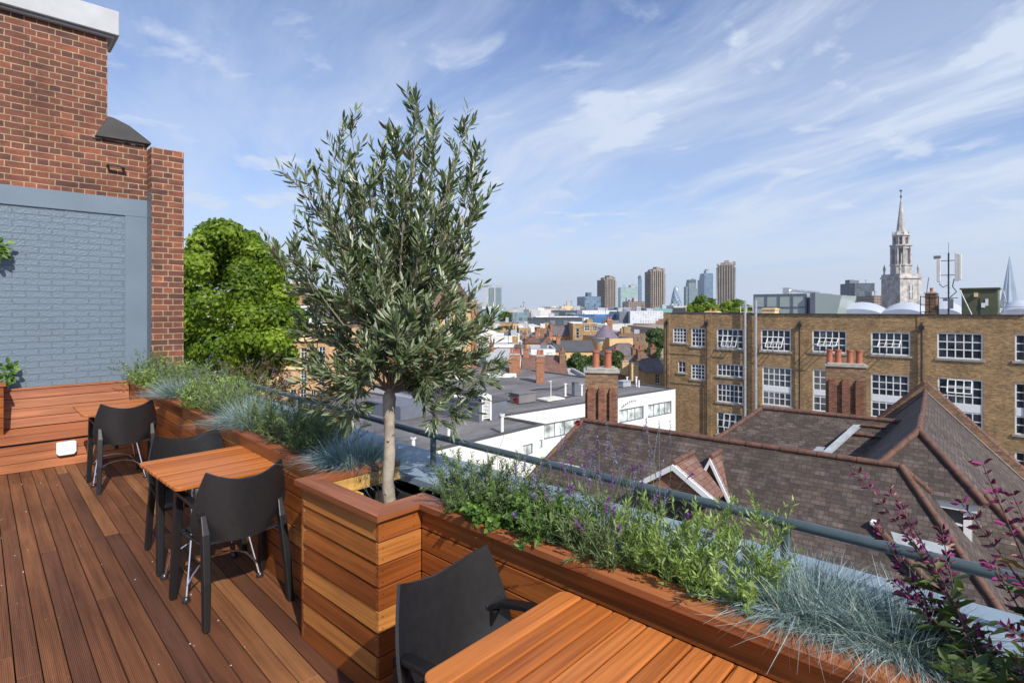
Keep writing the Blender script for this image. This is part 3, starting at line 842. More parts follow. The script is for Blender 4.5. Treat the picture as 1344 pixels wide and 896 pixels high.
def small_leaves(name, P, D, Nn, L, Wd, mat, parent, rnd=None):
    n = len(P); D = norm(D); S = norm(np.cross(D, Nn))
    L = np.broadcast_to(L, n)[:, None]; Wd = np.broadcast_to(Wd, n)[:, None]
    V = np.empty((n, 4, 3)); V[:, 0] = P
    V[:, 1] = P + D * L * .5 + S * Wd * .5; V[:, 3] = P + D * L * .5 - S * Wd * .5; V[:, 2] = P + D * L
    q = np.arange(n * 4).reshape(n, 4)
    if rnd is None: rnd = rng.random(n)
    return mesh_np(name, V.reshape(-1, 3), q, mat, parent, rnd, 1)
def blades(name, P, D, L, Wd, droop, mat, parent, seg=5, xc=None):
    n = len(P); D = norm(D); side = norm(np.cross(D, np.array([[0, 0, 1.]]) + rng.normal(0, .3, (n, 3))))
    V = np.empty((n, (seg + 1) * 2, 3))
    hor = D.copy(); hor[:, 2] = 0; hor = norm(hor)
    for k in range(seg + 1):
        t = k / seg
        c = P + D * (L * t)[:, None] + hor * (droop * L * t * t * .35)[:, None]
        c[:, 2] -= droop * L * t ** 2.2 * .55
        if xc is not None and k > 0: c[:, 2] = np.where(c[:, 0] < xc, np.maximum(c[:, 2], .112 + .02 * rng.random(n)), c[:, 2])
        wk = (Wd * (1 - t ** 1.5 * .9))[:, None] * .5
        V[:, 2 * k] = c + side * wk; V[:, 2 * k + 1] = c - side * wk
    i = np.arange(n)[:, None] * (seg + 1) * 2
    q = np.concatenate([i + np.array([[2 * k, 2 * k + 1, 2 * k + 3, 2 * k + 2]]) for k in range(seg)], axis=1).reshape(-1, 4)
    return mesh_np(name, V.reshape(-1, 3), q, mat, parent, rng.random(n), seg)
def stems_mesh(name, lines, r0, r1, mat, parent, n=4):
    b = MB()
    for pts in lines:
        k = len(pts); b.tube([tuple(p) for p in pts], [r0 + (r1 - r0) * i / (k - 1) for i in range(k)], n, cap=False)
    return b.build(name, mat, parent, smooth=True)

def stem_lines(n, R, h, hv, lean, curve=.3, sx=1.0, sy=1.0, k=6):
    out = []
    for i in range(n):
        a = rng.random() * 2 * math.pi; r = R * math.sqrt(rng.random())
        b0 = np.array([r * math.cos(a) * sx, r * math.sin(a) * sy, 0])
        H_ = h * (1 + rng.uniform(-hv, hv * .6)) * (1 - .25 * r / R)
        dr = np.array([math.cos(a) * sx, math.sin(a) * sy, 0]) * (r / R * .8 + .2) + rng.normal(0, .25, 3) * np.array([1, 1, 0])
        l = lean * rng.uniform(.4, 1.3)
        pts = []
        for j in range(k):
            t = j / (k - 1)
            w_ = rng.normal(0, .006, 3) * (j > 0)
            pts.append(b0 + dr * l * H_ * (t * (1 - curve) + curve * t * t) + np.array([0, 0, H_ * (t - curve * .35 * t * t * l)]) + w_)
        out.append(np.array(pts))
    return out
def along(lines, per, t0=.1, t1=1.0):
    P = []; D = []
    for pts in lines:
        k = len(pts) - 1
        t = np.linspace(t0, t1, per) + rng.uniform(-.5, .5, per) * (t1 - t0) / per
        t = np.clip(t, 0, .999) * k; i = t.astype(int); f = (t - i)[:, None]
        P.append(pts[i] * (1 - f) + pts[i + 1] * f); D.append(norm(pts[i + 1] - pts[i]))
    return np.concatenate(P), np.concatenate(D)
def radial(D):
    n = len(D); v = norm(rng.normal(0, 1, (n, 3))); v = v - D * np.sum(v * D, axis=1, keepdims=True)
    return norm(v)

def plant(name, loc, label, cat, mat, R=.15, h=.3, nst=40, per=24, L=.03, Wd=.006, out=.9, lean=.5, hv=.3, sx=1, sy=1,
          stem='stem_g', fl=None, fln=0, flh=.5, flL=.05, group=None, big=False, sub=0, curve=.3, stem_r=.0018, up=0.0):
    root = empty(name, loc, 0, label, cat, group)
    ln = stem_lines(nst, R, h, hv, lean, curve, sx, sy)
    allr = list(ln)
    for s_ in range(sub):         # side twigs
        for pts in ln:
            i = rng.integers(1, 5); d0 = norm((pts[i + 1] - pts[i])[None])[0]
            rd = radial(d0[None])[0]; l_ = h * rng.uniform(.18, .38)
            allr.append(np.array([pts[i] + (d0 * .75 + rd * .65) * l_ * t + np.array([0, 0, .12 * l_ * t * t]) for t in np.linspace(0, 1, 4)]))
    P, D = along(allr, per)
    P[:, 2] = np.where(P[:, 0] < -.07, np.maximum(P[:, 2], .118), P[:, 2])
    rd = radial(D); d_ = norm(D * (1 - out * .5) + rd * out + np.array([[0, 0, up]]))
    nn = norm(D + rng.normal(0, .3, D.shape)); n = len(P)
    Ls = L * rng.uniform(.55, 1.2, n)
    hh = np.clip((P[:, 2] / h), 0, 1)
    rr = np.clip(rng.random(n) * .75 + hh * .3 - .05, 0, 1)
    if big: leaves('foliage', P, d_, nn, Ls, Ls * Wd / L, M[mat], root, rnd=rr)
    else: small_leaves('foliage', P, d_, nn, Ls, np.full(n, Wd), M[mat], root, rnd=rr)
    stems_mesh('stems', allr, stem_r, stem_r * .5, M[stem], root, 3)
    if fl:
        fl_lines = []
        for i in range(fln):
            a = ln[i % len(ln)]; d0 = norm((a[-1] - a[-2])[None])[0]; d0 = norm((d0 + np.array([rng.normal(0, .18), rng.normal(0, .18), .5]))[None])[0]
            H_ = h * flh * rng.uniform(.5, 1.25)
            fl_lines.append(np.array([a[-1], a[-1] + d0 * H_ * .5 + rng.normal(0, .006, 3), a[-1] + d0 * H_]))
        stems_mesh('flower_stalks', fl_lines, .0011, .0008, M[stem], root, 3)
        P, D = along(fl_lines, 30, 1 - min(.9, flL / (h * flh) if h * flh > 0 else .5), 1.0)
        rd = radial(D); n = len(P)
        small_leaves('flowers', P, D * .8 + rd, D, .010 * rng.uniform(.6, 1.3, n), np.full(n, .0058), M[fl], root)
    return root
def grass(loc, label, mat, R=.12, L=.25, n=1500, wd=.0022, group=None, sx=1, sy=1, droop=.75, name='fescue_clump', xc=-.13):
    root = empty(name, loc, 0, label, 'grass', group)
    a = rng.random(n) * 2 * math.pi; r = np.sqrt(rng.random(n)) * R * .55
    P = np.stack([np.cos(a) * r * sx, np.sin(a) * r * sy, np.zeros(n)], 1)
    el = np.clip(rng.normal(1.0, .38, n), .2, 1.55); a2 = a + rng.normal(0, .95, n)
    D = np.stack([np.cos(a2) * np.cos(el) * sx, np.sin(a2) * np.cos(el) * sy, np.sin(el)], 1)
    Ls = L * rng.uniform(.55, 1.15, n)
    blades('blades', P, D, Ls, np.full(n, wd) * rng.uniform(.7, 1.2, n), np.full(n, droop) * rng.uniform(.3, 1.2, n), M[mat], root, xc=xc)
    return root

ZS = .735
GB = 'herbs and grasses planted in the beds along the parapet'
# --- right bed, from the tree box towards the camera
plant('rosemary', (1.80, 1.93, ZS), 'upright rosemary bush with pale tips beside the olive tree box', 'plant', 'rosemary', R=.13, h=0.329, nst=80, per=48, L=.024, Wd=.005, out=.85, lean=.38, hv=.35, sub=1)
plant('rosemary', (1.86, 1.70, ZS), 'shorter rosemary bush behind the mint in the right planter', 'plant', 'rosemary', R=.12, h=0.305, nst=70, per=44, L=.024, Wd=.005, out=.85, lean=.4, hv=.35, sub=1)
plant('mint', (1.775, 1.70, ZS), 'round leaved mint spilling over the planter rim beside the rosemary', 'plant', 'mint', R=.13, h=0.207, nst=60, per=13, L=.034, Wd=.023, out=1.0, lean=.5, sub=1, big=True)
plant('mint', (1.80, 1.46, ZS), 'darker mint between the round leaved mint and the lavender', 'plant', 'mint', R=.13, h=0.244, nst=60, per=16, L=.028, Wd=.015, out=1.0, lean=.5, sub=1, big=True)
plant('lavender', (1.83, 1.34, ZS), 'silvery lavender with pale violet spikes next to the mint', 'plant', 'lavleaf', R=.15, h=0.268, nst=70, per=32, L=.026, Wd=.0045, out=.8, lean=.55, fl='lavfl', fln=34, flh=.75, flL=.05, sub=1)
plant('lavender', (1.81, 1.12, ZS), 'dense lavender with deep violet flower heads in the middle of the right planter', 'plant', 'lavleaf', R=.15, h=0.293, nst=70, per=34, L=.034, Wd=.0045, out=.6, lean=.5, fl='violet', fln=22, flh=.6, flL=.045, sub=1)
plant('mugwort', (1.82, .93, ZS), 'yellow green feathery mugwort right of the lavender', 'plant', 'artemisia', R=.12, h=0.305, nst=46, per=42, L=.030, Wd=.0065, out=.85, lean=.5, sub=1, up=.3)
plant('mugwort', (1.82, .74, ZS), 'yellow green feathery mugwort touching the big blue fescue', 'plant', 'artemisia', R=.12, h=0.305, nst=46, per=42, L=.030, Wd=.0065, out=.85, lean=.5, sub=1, up=.3)
plant('mugwort', (1.98, .70, ZS), 'tall feathery mugwort in front of the handrail post', 'plant', 'artemisia', R=.06, h=0.390, nst=12, per=40, L=.030, Wd=.0065, out=.85, lean=.3, up=.3, sub=1)
grass((1.89, .50, ZS), 'big blue grey fescue clump beside the mugwort in the right planter', 'fescue', R=.20, L=.29, n=2700, wd=.0035, xc=-.16, droop=.85)
grass((1.89, .27, ZS), 'blue grey fescue clump nearest the lower right corner', 'fescue', R=.18, L=.27, n=2400, wd=.0035, xc=-.16, droop=.85)
plant('sage', (1.92, 1.05, ZS), 'thin tall Russian sage with sparse lilac spikes leaning over the handrail', 'plant', 'lavleaf', R=.10, h=0.366, nst=13, per=10, L=.02, Wd=.004, out=.8, lean=.35, fl='lavfl', fln=13, flh=.75, flL=.16, stem_r=.0012)
plant('sage', (1.95, 1.42, ZS), 'wispy sage with sparse lilac spikes against the near tiled roof', 'plant', 'lavleaf', R=.10, h=0.342, nst=11, per=10, L=.02, Wd=.004, out=.8, lean=.35, fl='lavfl', fln=11, flh=.7, flL=.14, stem_r=.0012)
# dark red scabious heads on bare stalks
for i, (px, py, dd, lab) in enumerate([(632, 480, 2.9, 'dark red flower head on a bare stalk in front of the flat grey roof'), (758, 545, 2.6, 'pair of dark red flower heads beside the brick chimney stack')]):
    tip = at(px + (45 if i == 0 else 0), py + (45 if i == 0 else 10), dd); base = Vector((1.86, 1.85 - .1 * i, ZS))
    root = empty('scabious', base, 0, lab, 'flower'); tip = tip - base
    tip = Vector((min(tip.x, .35), tip.y, tip.z))
    b = MB(); b.tube([(0, 0, 0), tuple(tip * .5 + Vector((-.02, .03, .03))), tuple(tip)], [.0014, .0011, .0008], 4); b.build('stalk', M['stem_g'], root)
    n = 90; v = norm(rng.normal(0, 1, (n, 3))); small_leaves('flower_head', np.array(tip)[None] + v * .004, v, norm(rng.normal(0, 1, (n, 3))), np.full(n, .013), np.full(n, .006), M['redfl'], root)
# tall purple salvia, lower right corner
def salvia(loc, label, tips, nleaf=26):
    root = empty('purple_salvia', loc, 0, label, 'plant')
    loc = Vector(loc); lines = []
    for (px, py, dd, bow) in tips:
        t = at(px, py, dd) - loc; b0 = Vector((rng.normal(0, .03), rng.normal(0, .03), 0))
        pts = []
        for k in range(9):
            s = k / 8
            pts.append(np.array(b0 * (1 - s) + t * s + Vector((bow * math.sin(s * math.pi), bow * .6 * math.sin(s * math.pi), .04 * math.sin(s * math.pi)))))
        lines.append(np.array(pts))
    stems_mesh('stems', lines, .0032, .0012, M['stem_r'], root, 6)
    P, D = along(lines, nleaf, .05, .55); rd = radial(D); rd[:, 2] *= .4; n = len(P)
    Ls = rng.uniform(.035, .085, n)
    leaves('foliage', P, norm(rd + D * .5 + np.array([[0, 0, -.1]])), np.tile([[0, 0, 1.]], (n, 1)) + rng.normal(0, .35, (n, 3)), Ls, Ls * .42, M['salvia'], root)
    # whorls of calyces on the upper part
    P = []; D = []
    for pts in lines:
        for t in np.linspace(.5, 1, 12):
            i = min(int(t * 8), 7); f = t * 8 - i; p = pts[i] * (1 - f) + pts[min(i + 1, 8)] * f
            d0 = norm((pts[min(i + 1, 8)] - pts[i])[None])[0]
            m_ = 6 if rng.random() < .75 else 2
            rd = radial(np.tile(d0, (m_, 1)))
            P.append(np.tile(p, (m_, 1)) + rd * .003); D.append(rd + d0 * .55)
    P = np.concatenate(P); D = np.concatenate(D); n = len(P)
    Lf = rng.uniform(.012, .030, n)
    leaves('flowers', P, D, radial(norm(D)), Lf, Lf * .38, M['magenta'], root, fold=.5)
    return root
salvia((1.78, .04, ZS), 'tall magenta salvia, left of the two tall salvias in the lower right corner',
       [(1118, 612, 1.75, .02), (1165, 640, 1.7, -.02), (1192, 700, 1.65, .02), (1150, 690, 1.72, .03), (1205, 770, 1.6, 0), (1235, 690, 1.7, .02), (1170, 760, 1.6, .0)], 16)
salvia((1.74, -.14, ZS), 'tall magenta salvia, right one of the two, against the right border',
       [(1290, 610, 1.45, .02), (1330, 650, 1.4, .02), (1262, 660, 1.5, .02), (1340, 760, 1.35, .0), (1240, 800, 1.5, 0), (1300, 740, 1.4, .02), (1320, 820, 1.3, .02)], 20)
plant('salvia', (1.82, .02, ZS), 'low dark green salvia foliage in the lower right corner', 'plant', 'salvia', R=.14, h=.20, nst=26, per=9, L=.06, Wd=.026, out=1.0, lean=.7, big=True, stem='stem_r')

# --- left bed (turned frame), from the olive box to the brick pier
def lp_(p, q): return tuple(LW(p, q, ZS + .01))
grass(lp_(.30, .18), 'dark blue fescue clump against the olive tree box', 'fescue_d', R=.22, L=.31, n=3000, wd=.0036)
plant('rosemary', lp_(.27, .62), 'dark green rosemary right of the red flower in the left planter', 'plant', 'rosemary', R=.17, h=0.368, nst=77, per=34, L=.026, Wd=.005, out=.8, lean=.45, sub=1)
plant('lavender', lp_(.29, .95), 'lavender with grey violet heads between rosemary and pale fescue', 'plant', 'lavleaf', R=.18, h=0.355, nst=75, per=30, L=.034, Wd=.006, out=.7, lean=.5, fl='lavfl', fln=18, flh=.5, flL=.04, sub=1)
plant('rosemary', lp_(.28, 1.26), 'bushy green rosemary in the middle of the left planter', 'plant', 'rosemary', R=.17, h=0.355, nst=70, per=30, L=.028, Wd=.0055, out=.8, lean=.5, sub=1)
grass(lp_(.24, 1.75), 'pale blue fescue clump above the middle table', 'fescue', R=.22, L=.36, n=2600, wd=.0042)
plant('lavender', lp_(.32, 2.32), 'lavender clump behind the pale fescue of the middle table', 'plant', 'lavleaf', R=.2, h=0.383, nst=70, per=26, L=.038, Wd=.007, out=.7, lean=.5, fl='lavfl', fln=16, flh=.5, flL=.045, sub=1)
plant('mint', lp_(.25, 2.75), 'light green mint in the far half of the left planter', 'plant', 'artemisia', R=.2, h=0.410, nst=62, per=22, L=.04, Wd=.012, out=.9, lean=.5, sub=1)
plant('rosemary', lp_(.34, 3.2), 'tall green rosemary in the far half of the left planter', 'plant', 'rosemary', R=.2, h=0.437, nst=65, per=26, L=.034, Wd=.0075, out=.8, lean=.45, sub=1)
grass(lp_(.23, 3.72), 'farthest pale blue fescue clump near the brick pier', 'fescue', R=.24, L=.38, n=2600, wd=.005)
plant('lavender', lp_(.32, 4.3), 'lavender clump near the brick pier', 'plant', 'lavleaf', R=.22, h=0.410, nst=65, per=24, L=.042, Wd=.009, out=.75, lean=.5, fl='lavfl', fln=14, flh=.5, flL=.05, sub=1)
plant('mint', lp_(.25, 4.75), 'light green mint in front of the brick pier', 'plant', 'artemisia', R=.22, h=0.410, nst=57, per=22, L=.045, Wd=.013, out=.9, lean=.5, sub=1)
plant('rosemary', lp_(.22, 5.2), 'last green bush against the blue wall', 'plant', 'rosemary', R=.2, h=0.465, nst=57, per=24, L=.04, Wd=.009, out=.8, lean=.5, sub=1)
plant('shrub', tuple(LW(1.12, 4.5, .3)), 'brown and green shrub behind the far end of the handrail', 'shrub', 'rust', R=.45, h=.85, nst=50, per=26, L=.06, Wd=.026, out=.9, lean=.4, sub=1, stem='stem_r', stem_r=.004)
plant('shrub', tuple(LW(1.2, 3.2, -.05)), 'olive and rust coloured shrub beyond the rail below the plane tree', 'shrub', 'rust', R=.45, h=.85, nst=70, per=26, L=.055, Wd=.024, out=.9, lean=.45, sub=1, stem='stem_r', stem_r=.004)
# ivy at the left border
def ivy(loc, label, R, n):
    root = empty('climbing_plant', loc, LA, label, 'plant')
    v = norm(rng.normal(0, 1, (n, 3))); v[:, 1] = -abs(v[:, 1]) * .5; P = v * rng.uniform(.2, 1, (n, 1)) * np.array([[R, R * .6, R * 1.2]])
    leaves('foliage', P, norm(v + np.array([[0, 0, -.4]])), np.tile([[0, -1., .3]], (n, 1)) + rng.normal(0, .3, (n, 3)), rng.uniform(.05, .085, n), rng.uniform(.035, .055, n), M['mint'], root)
    b = MB(); b.tube([(-.3, 0, -.4), (-.1, -.02, -.1), (0, 0, .1)], [.006, .004, .002], 5); b.build('stems', M['stem_g'], root)
ivy(tuple(LW(-1.20, 5.60, 2.42)), 'upper tuft of climbing plant at the left border of the blue wall', .11, 70)
ivy(tuple(LW(-1.10, 5.60, 1.02)), 'lower tuft of climbing plant just above the bench back', .10, 45)

# ------------------------------------------------------------------ olive tree in the box
def olive():
    base = Vector((1.68, 2.45, .30))
    root = empty('olive_tree', base, 0, 'slender olive tree with a pale bare trunk in the square planter box', 'tree')
    def rl_(v): return np.array(v - base)
    top = at(511, 522, 2.93)
    b = MB()
    tp = [(top - base) * (i / 14) + Vector((.006 * math.sin(i * 1.3), .006 * math.cos(i * 1.7), 0)) * (1 if 0 < i < 14 else 0) for i in range(15)] + [top - base + Vector((0, 0, .03))]
    b.tube([tuple(p) for p in tp], [.036 - .0007 * i + .0018 * math.sin(i * 2.1) for i in range(13)] + [.031, .035, .026], 14)
    tips = [(372, 325, 2.75), (358, 335, 3.1), (378, 218, 3.0), (405, 210, 2.8), (438, 165, 2.9), (455, 140, 3.0), (520, 150, 2.9), (548, 112, 2.95), (575, 130, 3.05), (612, 155, 3.0), (635, 178, 2.95), (640, 190, 3.1), (600, 200, 2.75),
            (636, 258, 3.1), (625, 275, 2.9), (622, 335, 3.0), (600, 350, 3.2), (420, 270, 3.1), (400, 300, 2.85), (480, 230, 2.75), (470, 260, 3.1), (500, 200, 3.1), (530, 230, 2.8), (560, 210, 3.15), (570, 280, 2.75), (540, 180, 3.0), (455, 310, 3.2), (430, 340, 2.7), (510, 300, 3.2), (590, 310, 2.8), (590, 240, 3.0), (550, 330, 2.7),
            (645, 430, 2.9), (655, 478, 3.0), (640, 500, 2.9), (620, 520, 3.05), (600, 545, 2.95), (575, 550, 2.85), (560, 500, 2.7), (410, 480, 3.0), (400, 505, 2.9), (430, 530, 3.05), (455, 545, 2.9), (400, 440, 3.0), (395, 385, 2.9), (410, 410, 3.15), (470, 500, 2.75), (480, 470, 2.65), (520, 440, 2.6), (540, 400, 2.65), (490, 380, 2.65), (450, 400, 2.7), (590, 400, 2.75), (610, 440, 2.8), (620, 390, 3.1), (580, 460, 2.7),
            (500, 350, 2.7), (530, 480, 2.65), (560, 430, 3.3), (480, 420, 3.3), (440, 450, 3.2), (520, 360, 3.3), (600, 480, 3.2), (550, 370, 3.0), (470, 360, 2.85), (510, 260, 2.9), (555, 255, 2.9), (440, 230, 2.85), (575, 175, 2.8), (455, 195, 3.05)]
    tips = [(530 + (x - 530) * .955, 380 + (y - 380) * .93 if y < 380 else y, d_) for x, y, d_ in tips]
    b_l = MB()
    T = top - base; hub = T + Vector((0, 0, .02)); limbs = []
    for (px, py, dd) in tips:
        e = at(px, py, dd) - base
        low = py > 430
        # start somewhere on the central leader
        c = (at(530, 330, 2.95) - base)
        s = rng.random() * (.15 if low else .75)
        st = hub * (1 - s) + c * s if not low else hub + Vector((0, 0, .03 * rng.random()))
        dv = e - st
        mid = st + dv * .5 + Vector((dv.x * .10, dv.y * .10, -.05 if not low else .12))
        pts = []
        for k in range(8):
            t = k / 7
            p = st * (1 - t) ** 2 + mid * 2 * t * (1 - t) + e * t * t
            pts.append(np.array(p) + rng.normal(0, .006, 3) * (k > 0))
        limbs.append(np.array(pts))
        b_l.tube([tuple(p) for p in pts], [.0058 * (1 - t / 7) + .0014 for t in range(8)], 5, cap=False)
    b.tube([tuple(hub), tuple(hub * .5 + c * .5), tuple(c), tuple(at(548, 175, 2.95) - base)], [.022, .015, .009, .003], 7)
    b_l.build('branches', M['bough'], root, smooth=True)
    for (t_, a_) in ((.18, 3.9), (.33, 4.4), (.5, 3.6), (.62, 4.6), (.78, 4.0), (.9, 3.4)):
        p_ = Vector((T.x * t_, T.y * t_, T.z * t_)) + Vector((math.cos(a_), math.sin(a_), 0)) * .027
        b.lathe([(.003, -.009), (.0075, -.004), (.0075, .004), (.003, .009)], 8, tuple(p_))
    b.build('trunk', M['bark'], root, smooth=True)
    P = []; D = []; tw = []
    for pts in limbs:
        for k in range(18):
            t = rng.uniform(.22, 1) * 6.99 if k else 6.3
            i = int(t); p = pts[i] * (1 - (t - i)) + pts[i + 1] * (t - i)
            d0 = norm((pts[i + 1] - pts[i])[None])[0]; rd = radial(d0[None])[0]
            d1 = d0 * (1.0 if k else 1.6) + rd * (.8 if k else .1) + np.array([0, 0, .35]); d1 = d1 / np.linalg.norm(d1)
            L_ = rng.uniform(.06, .15)
            q = np.array([p + d1 * L_ * s + np.array([0, 0, .02 * s * s]) for s in np.linspace(0, 1, 4)]); tw.append(q)
    P, D = along(tw, 12, .05, 1.0)
    rd = radial(D); n = len(P)
    dd = norm(D * 1.0 + rd * .85); Ls = rng.uniform(.038, .078, n)
    leaves('crown', P, dd, norm(rd + D * .2), Ls, Ls * rng.uniform(.20, .28, n), M['olive'], root, fold=.12)
    stems_mesh('twigs', tw, .0018, .0008, M['twig'], root, 3)
olive()

# ------------------------------------------------------------------ broadleaf crowns
def crown_tree(name, loc, label, crown, radii, nclump, per, leaf, mat, group=None, seed=1, tr=.25, extra=()):
    """loc = base of the trunk, crown = centre relative to it"""
    r = np.random.default_rng(seed)
    root = empty(name, loc, 0, label, 'tree', group)
    C0 = np.array(crown, dtype=float); R0 = np.array(radii, dtype=float)
    v = norm(r.normal(0, 1, (nclump, 3))); rad = r.uniform(.45, 1.0, (nclump, 1)) ** .6
    cc = C0 + v * R0 * rad * .84
    cr = R0.mean() * r.uniform(.14, .33, nclump)
    for (ec, er, en) in extra:
        v2 = norm(r.normal(0, 1, (en, 3))); v = np.concatenate([v, v2])
        cc = np.concatenate([cc, np.array(ec) + v2 * np.array(er) * r.uniform(.4, .9, (en, 1))]); cr = np.concatenate([cr, np.mean(er) * r.uniform(.3, .5, en)]); nclump += en
    idx = np.repeat(np.arange(nclump), per); n = len(idx)
    dv = norm(r.normal(0, 1, (n, 3)) + v[idx] * .7 + np.array([[0, 0, .25]]))
    P = cc[idx] + dv * cr[idx][:, None] * r.uniform(.72, 1.08, (n, 1)) * np.array([[1, 1, .8]])
    N_ = norm(dv + r.normal(0, .45, (n, 3))); t = norm(r.normal(0, 1, (n, 3))); D = norm(np.cross(N_, t) + np.array([[0, 0, -.25]]))
    Ls = leaf * r.uniform(.6, 1.25, n)
    rn_ = np.clip(r.random(n) * .65 + r.random(nclump)[idx] * .6 - .15, 0, 1)
    global rng
    small_leaves('crown', P, D, N_, Ls, Ls * .75, M[mat], root, rnd=rn_)
    b = MB(); h = C0[2]
    b.tube([(0, 0, 0), (C0[0] * .2, C0[1] * .2, h * .4), (C0[0] * .6, C0[1] * .6, h * .75), tuple(C0)], [tr, tr * .8, tr * .6, tr * .25], 8)
    for k in range(12):
        e = cc[k % nclump]; s = np.array([C0[0] * .5, C0[1] * .5, h * r.uniform(.45, .75)])
        m_ = (s + e) / 2 + np.array([0, 0, -.1 * h * .2])
        b.tube([tuple(s), tuple(m_), tuple(e)], [tr * .35, tr * .22, tr * .06], 6)
    b.build('trunk', M['bark_dark'], root, smooth=True)
    return root
c = at(292, 400, 19.0); 
crown_tree('plane_tree', (c.x, c.y, -15), 'big bright green plane tree beside the brick pier', (0, 0, c.z + 15), (2.05, 2.05, 3.0), 92, 560, .15, 'plane', seed=4, tr=.3,
   extra=[(tuple(at(348, 432, 18.6) - Vector((c.x, c.y, -15))), (1.15, 1.15, 1.6), 34), (tuple(at(335, 360, 18.8) - Vector((c.x, c.y, -15))), (.7, .7, 1.0), 14), (tuple(at(372, 420, 18.8) - Vector((c.x, c.y, -15))), (.55, .55, .7), 10)])
# ------------------------------------------------------------------ city helpers
GZ = -16.0
g = MB(); g.face([(-6000, -6000, GZ), (6000, -6000, GZ), (6000, 6000, GZ), (-6000, 6000, GZ)])
o = g.build('ground', M['ground']); tag(o, kind='structure')

def wall_open(b, W, z0, z1, rects, reveal=.14, rnd=.5):
    xs = sorted({0.0, W} | {min(max(v, 0), W) for r in rects for v in (r[0], r[2])})
    zs = sorted({z0, z1} | {min(max(v, z0), z1) for r in rects for v in (r[1], r[3])})
    for i in range(len(xs) - 1):
        for j in range(len(zs) - 1):
            cx, cz = (xs[i] + xs[i + 1]) / 2, (zs[j] + zs[j + 1]) / 2
            if any(r[0] < cx < r[2] and r[1] < cz < r[3] for r in rects): continue
            b.face([(xs[i], 0, zs[j]), (xs[i + 1], 0, zs[j]), (xs[i + 1], 0, zs[j + 1]), (xs[i], 0, zs[j + 1])], rnd)
    for (xa, za, xb, zb) in [r[:4] for r in rects]:
        b.face([(xa, 0, za), (xa, reveal, za), (xb, reveal, za), (xb, 0, za)], rnd)
        b.face([(xa, 0, zb), (xb, 0, zb), (xb, reveal, zb), (xa, reveal, zb)], rnd)
        b.face([(xa, 0, za), (xa, 0, zb), (xa, reveal, zb), (xa, reveal, za)], rnd)
        b.face([(xb, 0, za), (xb, reveal, za), (xb, reveal, zb), (xb, 0, zb)], rnd)
WCACHE = {}
def window(root, x, z, w, h, cols, rows, y=.06, frame='white_frame', pane='glass', bar=.035, edge=.06, tilt=None, sill=None, name='window', spandrel=None):
    """x,z = lower left corner in the front plane; spandrel=(lo,hi) fractions of a white panel"""
    key = (round(w, 2), round(h, 2), cols, rows, frame, pane, round(bar, 3), tilt, spandrel)
    if key in WCACHE:
        a, p = WCACHE[key]; f = bpy.data.objects.new(name, a); COL.objects.link(f); f.parent = root; f.location = (x, y, z)
        q = bpy.data.objects.new('pane', p); COL.objects.link(q); q.parent = f; return f
    b = MB()
    b.box2((0, 0, 0), (edge, .06, h)); b.box2((w - edge, 0, 0), (w, .06, h)); b.box2((edge, .002, 0), (w - edge, .058, edge)); b.box2((edge, .002, h - edge), (w - edge, .058, h))
    for i in range(1, cols):
        X = edge + (w - 2 * edge) * i / cols; b.box2((X - bar / 2, .012, edge), (X + bar / 2, .05, h - edge))
    for j in range(1, rows):
        Z = edge + (h - 2 * edge) * j / rows; b.box2((edge, .016, Z - bar / 2), (w - edge, .046, Z + bar / 2))
    if spandrel: b.box2((edge * .5, -.01, h * spandrel[0]), (w - edge * .5, .056, h * spandrel[1]))
    if tilt:   # open top hung sash: (col0, row0, col1, row1, metres out)
        c0, r0, c1, r1, ou = tilt
        xa, xb = edge + (w - 2 * edge) * c0 / cols, edge + (w - 2 * edge) * c1 / cols
        za, zb = edge + (h - 2 * edge) * r0 / rows, edge + (h - 2 * edge) * r1 / rows
        L = zb - za; an = math.asin(min(.9, ou / L)); rot = Matrix.Rotation(-an, 3, 'X')
        def tb_(x0, z0_, x1, z1_):
            c = Vector(((x0 + x1) / 2, -.02, (z0_ + z1_) / 2 - zb)); c = rot @ c; b.box((c.x, c.y, c.z + zb), (x1 - x0, .04, z1_ - z0_), rot=rot)
        tb_(xa, za, xb, za + .06); tb_(xa, zb - .06, xb, zb); tb_(xa, za, xa + .06, zb); tb_(xb - .06, za, xb, zb)
        k = max(2, int(c1 - c0))
        for i in range(1, k): X = xa + (xb - xa) * i / k; tb_(X - .02, za, X + .02, zb)
        tb_(xa, (za + zb) / 2 - .02, xb, (za + zb) / 2 + .02)
    f = b.build(name, M[frame], root, loc=(x, y, z))
    b = MB(); b.face([(edge, .035, edge), (w - edge, .035, edge), (w - edge, .035, h - edge), (edge, .035, h - edge)])
    p = b.build('pane', M[pane], f)
    WCACHE[key] = (f.data, p.data)
    return f
def body(b, W, D, z0, z1, rects=(), rnd=.5, top=False, reveal=.14):
    wall_open(b, W, z0, z1, rects, reveal, rnd)
    b.face([(W, 0, z0), (W, D, z0), (W, D, z1), (W, 0, z1)], rnd)
    b.face([(0, D, z0), (0, 0, z0), (0, 0, z1), (0, D, z1)], rnd)
    b.face([(W, D, z0), (0, D, z0), (0, D, z1), (W, D, z1)], rnd)
    if top: b.face([(0, 0, z1), (W, 0, z1), (W, D, z1), (0, D, z1)], rnd)
